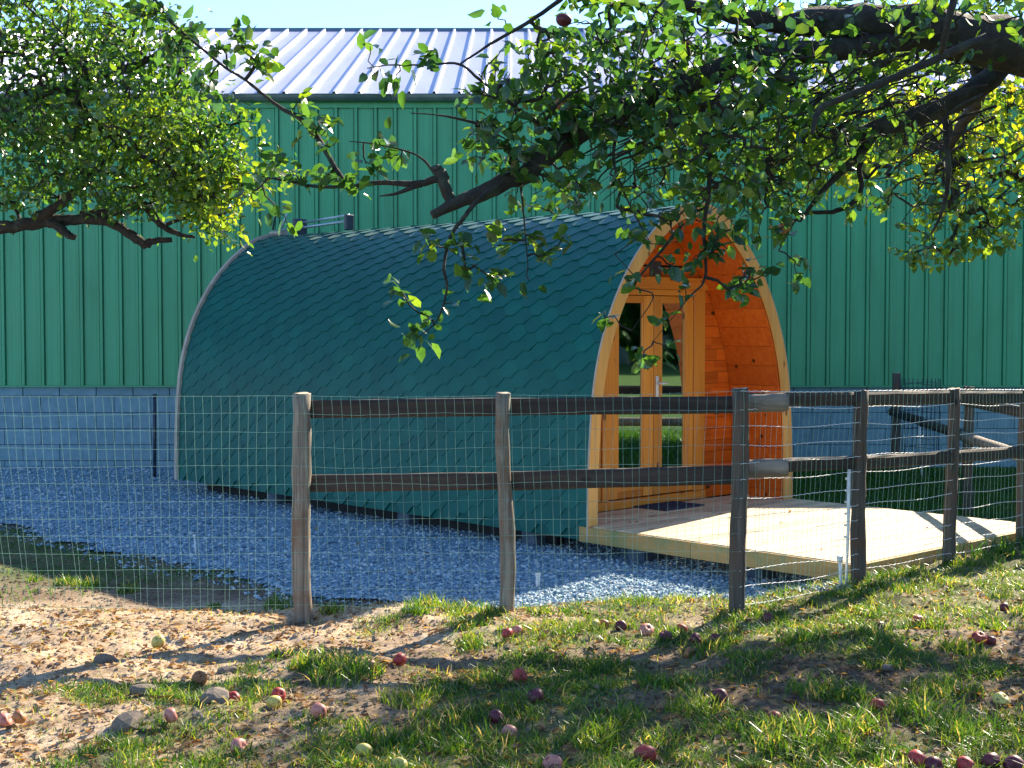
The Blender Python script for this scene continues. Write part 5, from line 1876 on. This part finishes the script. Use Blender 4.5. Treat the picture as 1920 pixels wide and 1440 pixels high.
# ---- left tree
T2 = empty('apple_tree', (-5.9, 10.9, 0.0))
tag(T2, 'dense small leaved tree filling the upper left in front of the barn', 'apple tree')
b2 = np.array([-5.9, 10.9, -0.05])
limbs2 = [([b2, b2 + (.05, 0, .8), b2 + (.25, -.05, 1.6), b2 + (.35, -.05, 2.1)], [0.22, 0.19, 0.17, 0.15]),
          ([b2 + (.3, 0, 1.9)] + pl([(-250, 450, 10.7), (-120, 440, 10.6), (0, 428, 10.5), (60, 420, 10.5), (130, 412, 10.5), (200, 415, 10.45), (245, 440, 10.4), (272, 458, 10.4), (285, 452, 10.4), (322, 449, 10.4)]), [0.11, 0.08, 0.06, 0.048, 0.045, 0.04, 0.034, 0.034, 0.032, 0.024, 0.018]),
          (pl([(85, 412, 10.5), (110, 425, 10.45), (128, 440, 10.4), (142, 446, 10.4)]), [0.04, 0.034, 0.026, 0.02]),
          (pl([(65, 410, 10.5), (110, 385, 10.4), (150, 350, 10.4), (200, 300, 10.3), (250, 230, 10.3)]), [0.04, 0.034, 0.028, 0.022, 0.012]),
          (pl([(150, 405, 10.5), (230, 395, 10.5), (270, 385, 10.5), (300, 420, 10.4), (330, 437, 10.4), (365, 445, 10.4)]), [0.035, 0.035, 0.034, 0.026, 0.018, 0.010]),
          ([b2 + (.3, 0, 2.0)] + pl([(-150, 250, 10.6), (0, 200, 10.4), (120, 160, 10.3), (260, 120, 10.3), (350, 60, 10.3)]), [0.10, 0.075, 0.055, 0.04, 0.025, 0.01]),
          ([b2 + (.3, 0, 2.1)] + pl([(-200, 60, 10.8), (-60, -40, 10.9), (80, -120, 11)]), [0.10, 0.075, 0.05, 0.02]),
          (pl([(120, 165, 10.3), (180, 230, 10.3), (260, 290, 10.2), (360, 330, 10.1), (440, 360, 10.1)]), [0.034, 0.026, 0.02, 0.014, 0.006]),
          (pl([(300, 425, 10.4), (360, 405, 10.5), (420, 400, 10.6), (470, 350, 10.9), (530, 330, 11.1)]), [0.016, 0.012, 0.010, 0.006, 0.003])]
TG2 = []
for b_ in [(60, 60, 10.6, 170, 110, 0.9, 190), (230, 90, 10.4, 150, 90, 0.8, 170), (60, 230, 10.5, 170, 90, 0.9, 190), (230, 240, 10.3, 150, 110, 0.8, 210), (370, 280, 10.1, 100, 80, 0.5, 130), (380, 360, 10.1, 85, 45, 0.4, 80),
           (440, 320, 10.1, 45, 60, 0.3, 40), (250, 350, 10.3, 130, 45, 0.5, 90), (80, 340, 10.4, 100, 40, 0.6, 56), (-150, 150, 10.8, 170, 220, 1.0, 130), (40, -60, 10.8, 220, 60, 0.9, 80), (20, 370, 10.4, 40, 24, .3, 10),
           (450, 225, 10.2, 35, 35, 0.2, 12), (330, 150, 10.2, 60, 60, 0.4, 30), (400, 420, 10.7, 50, 18, 0.2, 12), (520, 320, 11.2, 50, 26, 0.2, 12), (430, 440, 10.8, 20, 18, 0.15, 4)]:
    TG2.append(blob_px(*b_))
TG2 = np.concatenate(TG2)


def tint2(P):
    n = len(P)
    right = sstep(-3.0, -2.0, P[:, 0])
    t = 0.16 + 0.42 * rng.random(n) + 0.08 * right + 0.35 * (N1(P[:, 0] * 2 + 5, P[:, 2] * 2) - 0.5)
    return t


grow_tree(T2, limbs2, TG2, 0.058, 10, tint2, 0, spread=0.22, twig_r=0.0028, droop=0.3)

# apples still hanging
for (px, py, Y, kd, r, lb) in [(1057, 195, 5.75, 'brown', 0.034, 'orange apple hanging in the leaves left of the big limb'), (1057, 38, 5.8, 'dark', 0.032, 'dark apple hanging near the top of the photo'),
                               (1470, 428, 6.9, 'brown', 0.034, 'orange apple hanging right of the pod arch top'), (1578, 320, 7.2, 'brown', 0.030, 'small orange apple hanging in front of the green barn wall'),
                               (1288, 82, 6.0, 'brown', 0.022, 'tiny orange apple hanging high among the dense leaves')]:
    P = at(px, py, Y)
    apple(tuple(P), r, kd, lb, 'apples hanging in the right tree', up=True)

# hedge and pasture edge far to the right (seen in the door glass)
hg = NB()
n = 15000
hx = 42 + 10 * rng.random(n); hy = -20 + 75 * rng.random(n)
hz = (8 + 5 * N1(hx * 0.15, hy * 0.15)) * rng.random(n) ** 0.8
P = np.stack([hx, hy, hz], -1)
V = leaf_frames(P, rng.normal(size=(n, 3)), 0.9 + 0.8 * rng.random(n))
base = (np.arange(n) * 8)[:, None, None]
me = np_mesh('treeline', V.reshape(-1, 3), [(base + LEAF_Q[None]).reshape(-1, 4), (base + LEAF_TR[None]).reshape(-1, 3)], True, {'tint': np.repeat(0.1 + 0.3 * rng.random(n), 8)})
tag(link('treeline', me, M['leaf']), 'dark treeline along the far side of the pasture', 'treeline', kind='stuff')
print('OBJECTS', len(bpy.data.objects), 'right leaves', n_l, 'tris', sum(len(m_.polygons) for m_ in bpy.data.meshes))
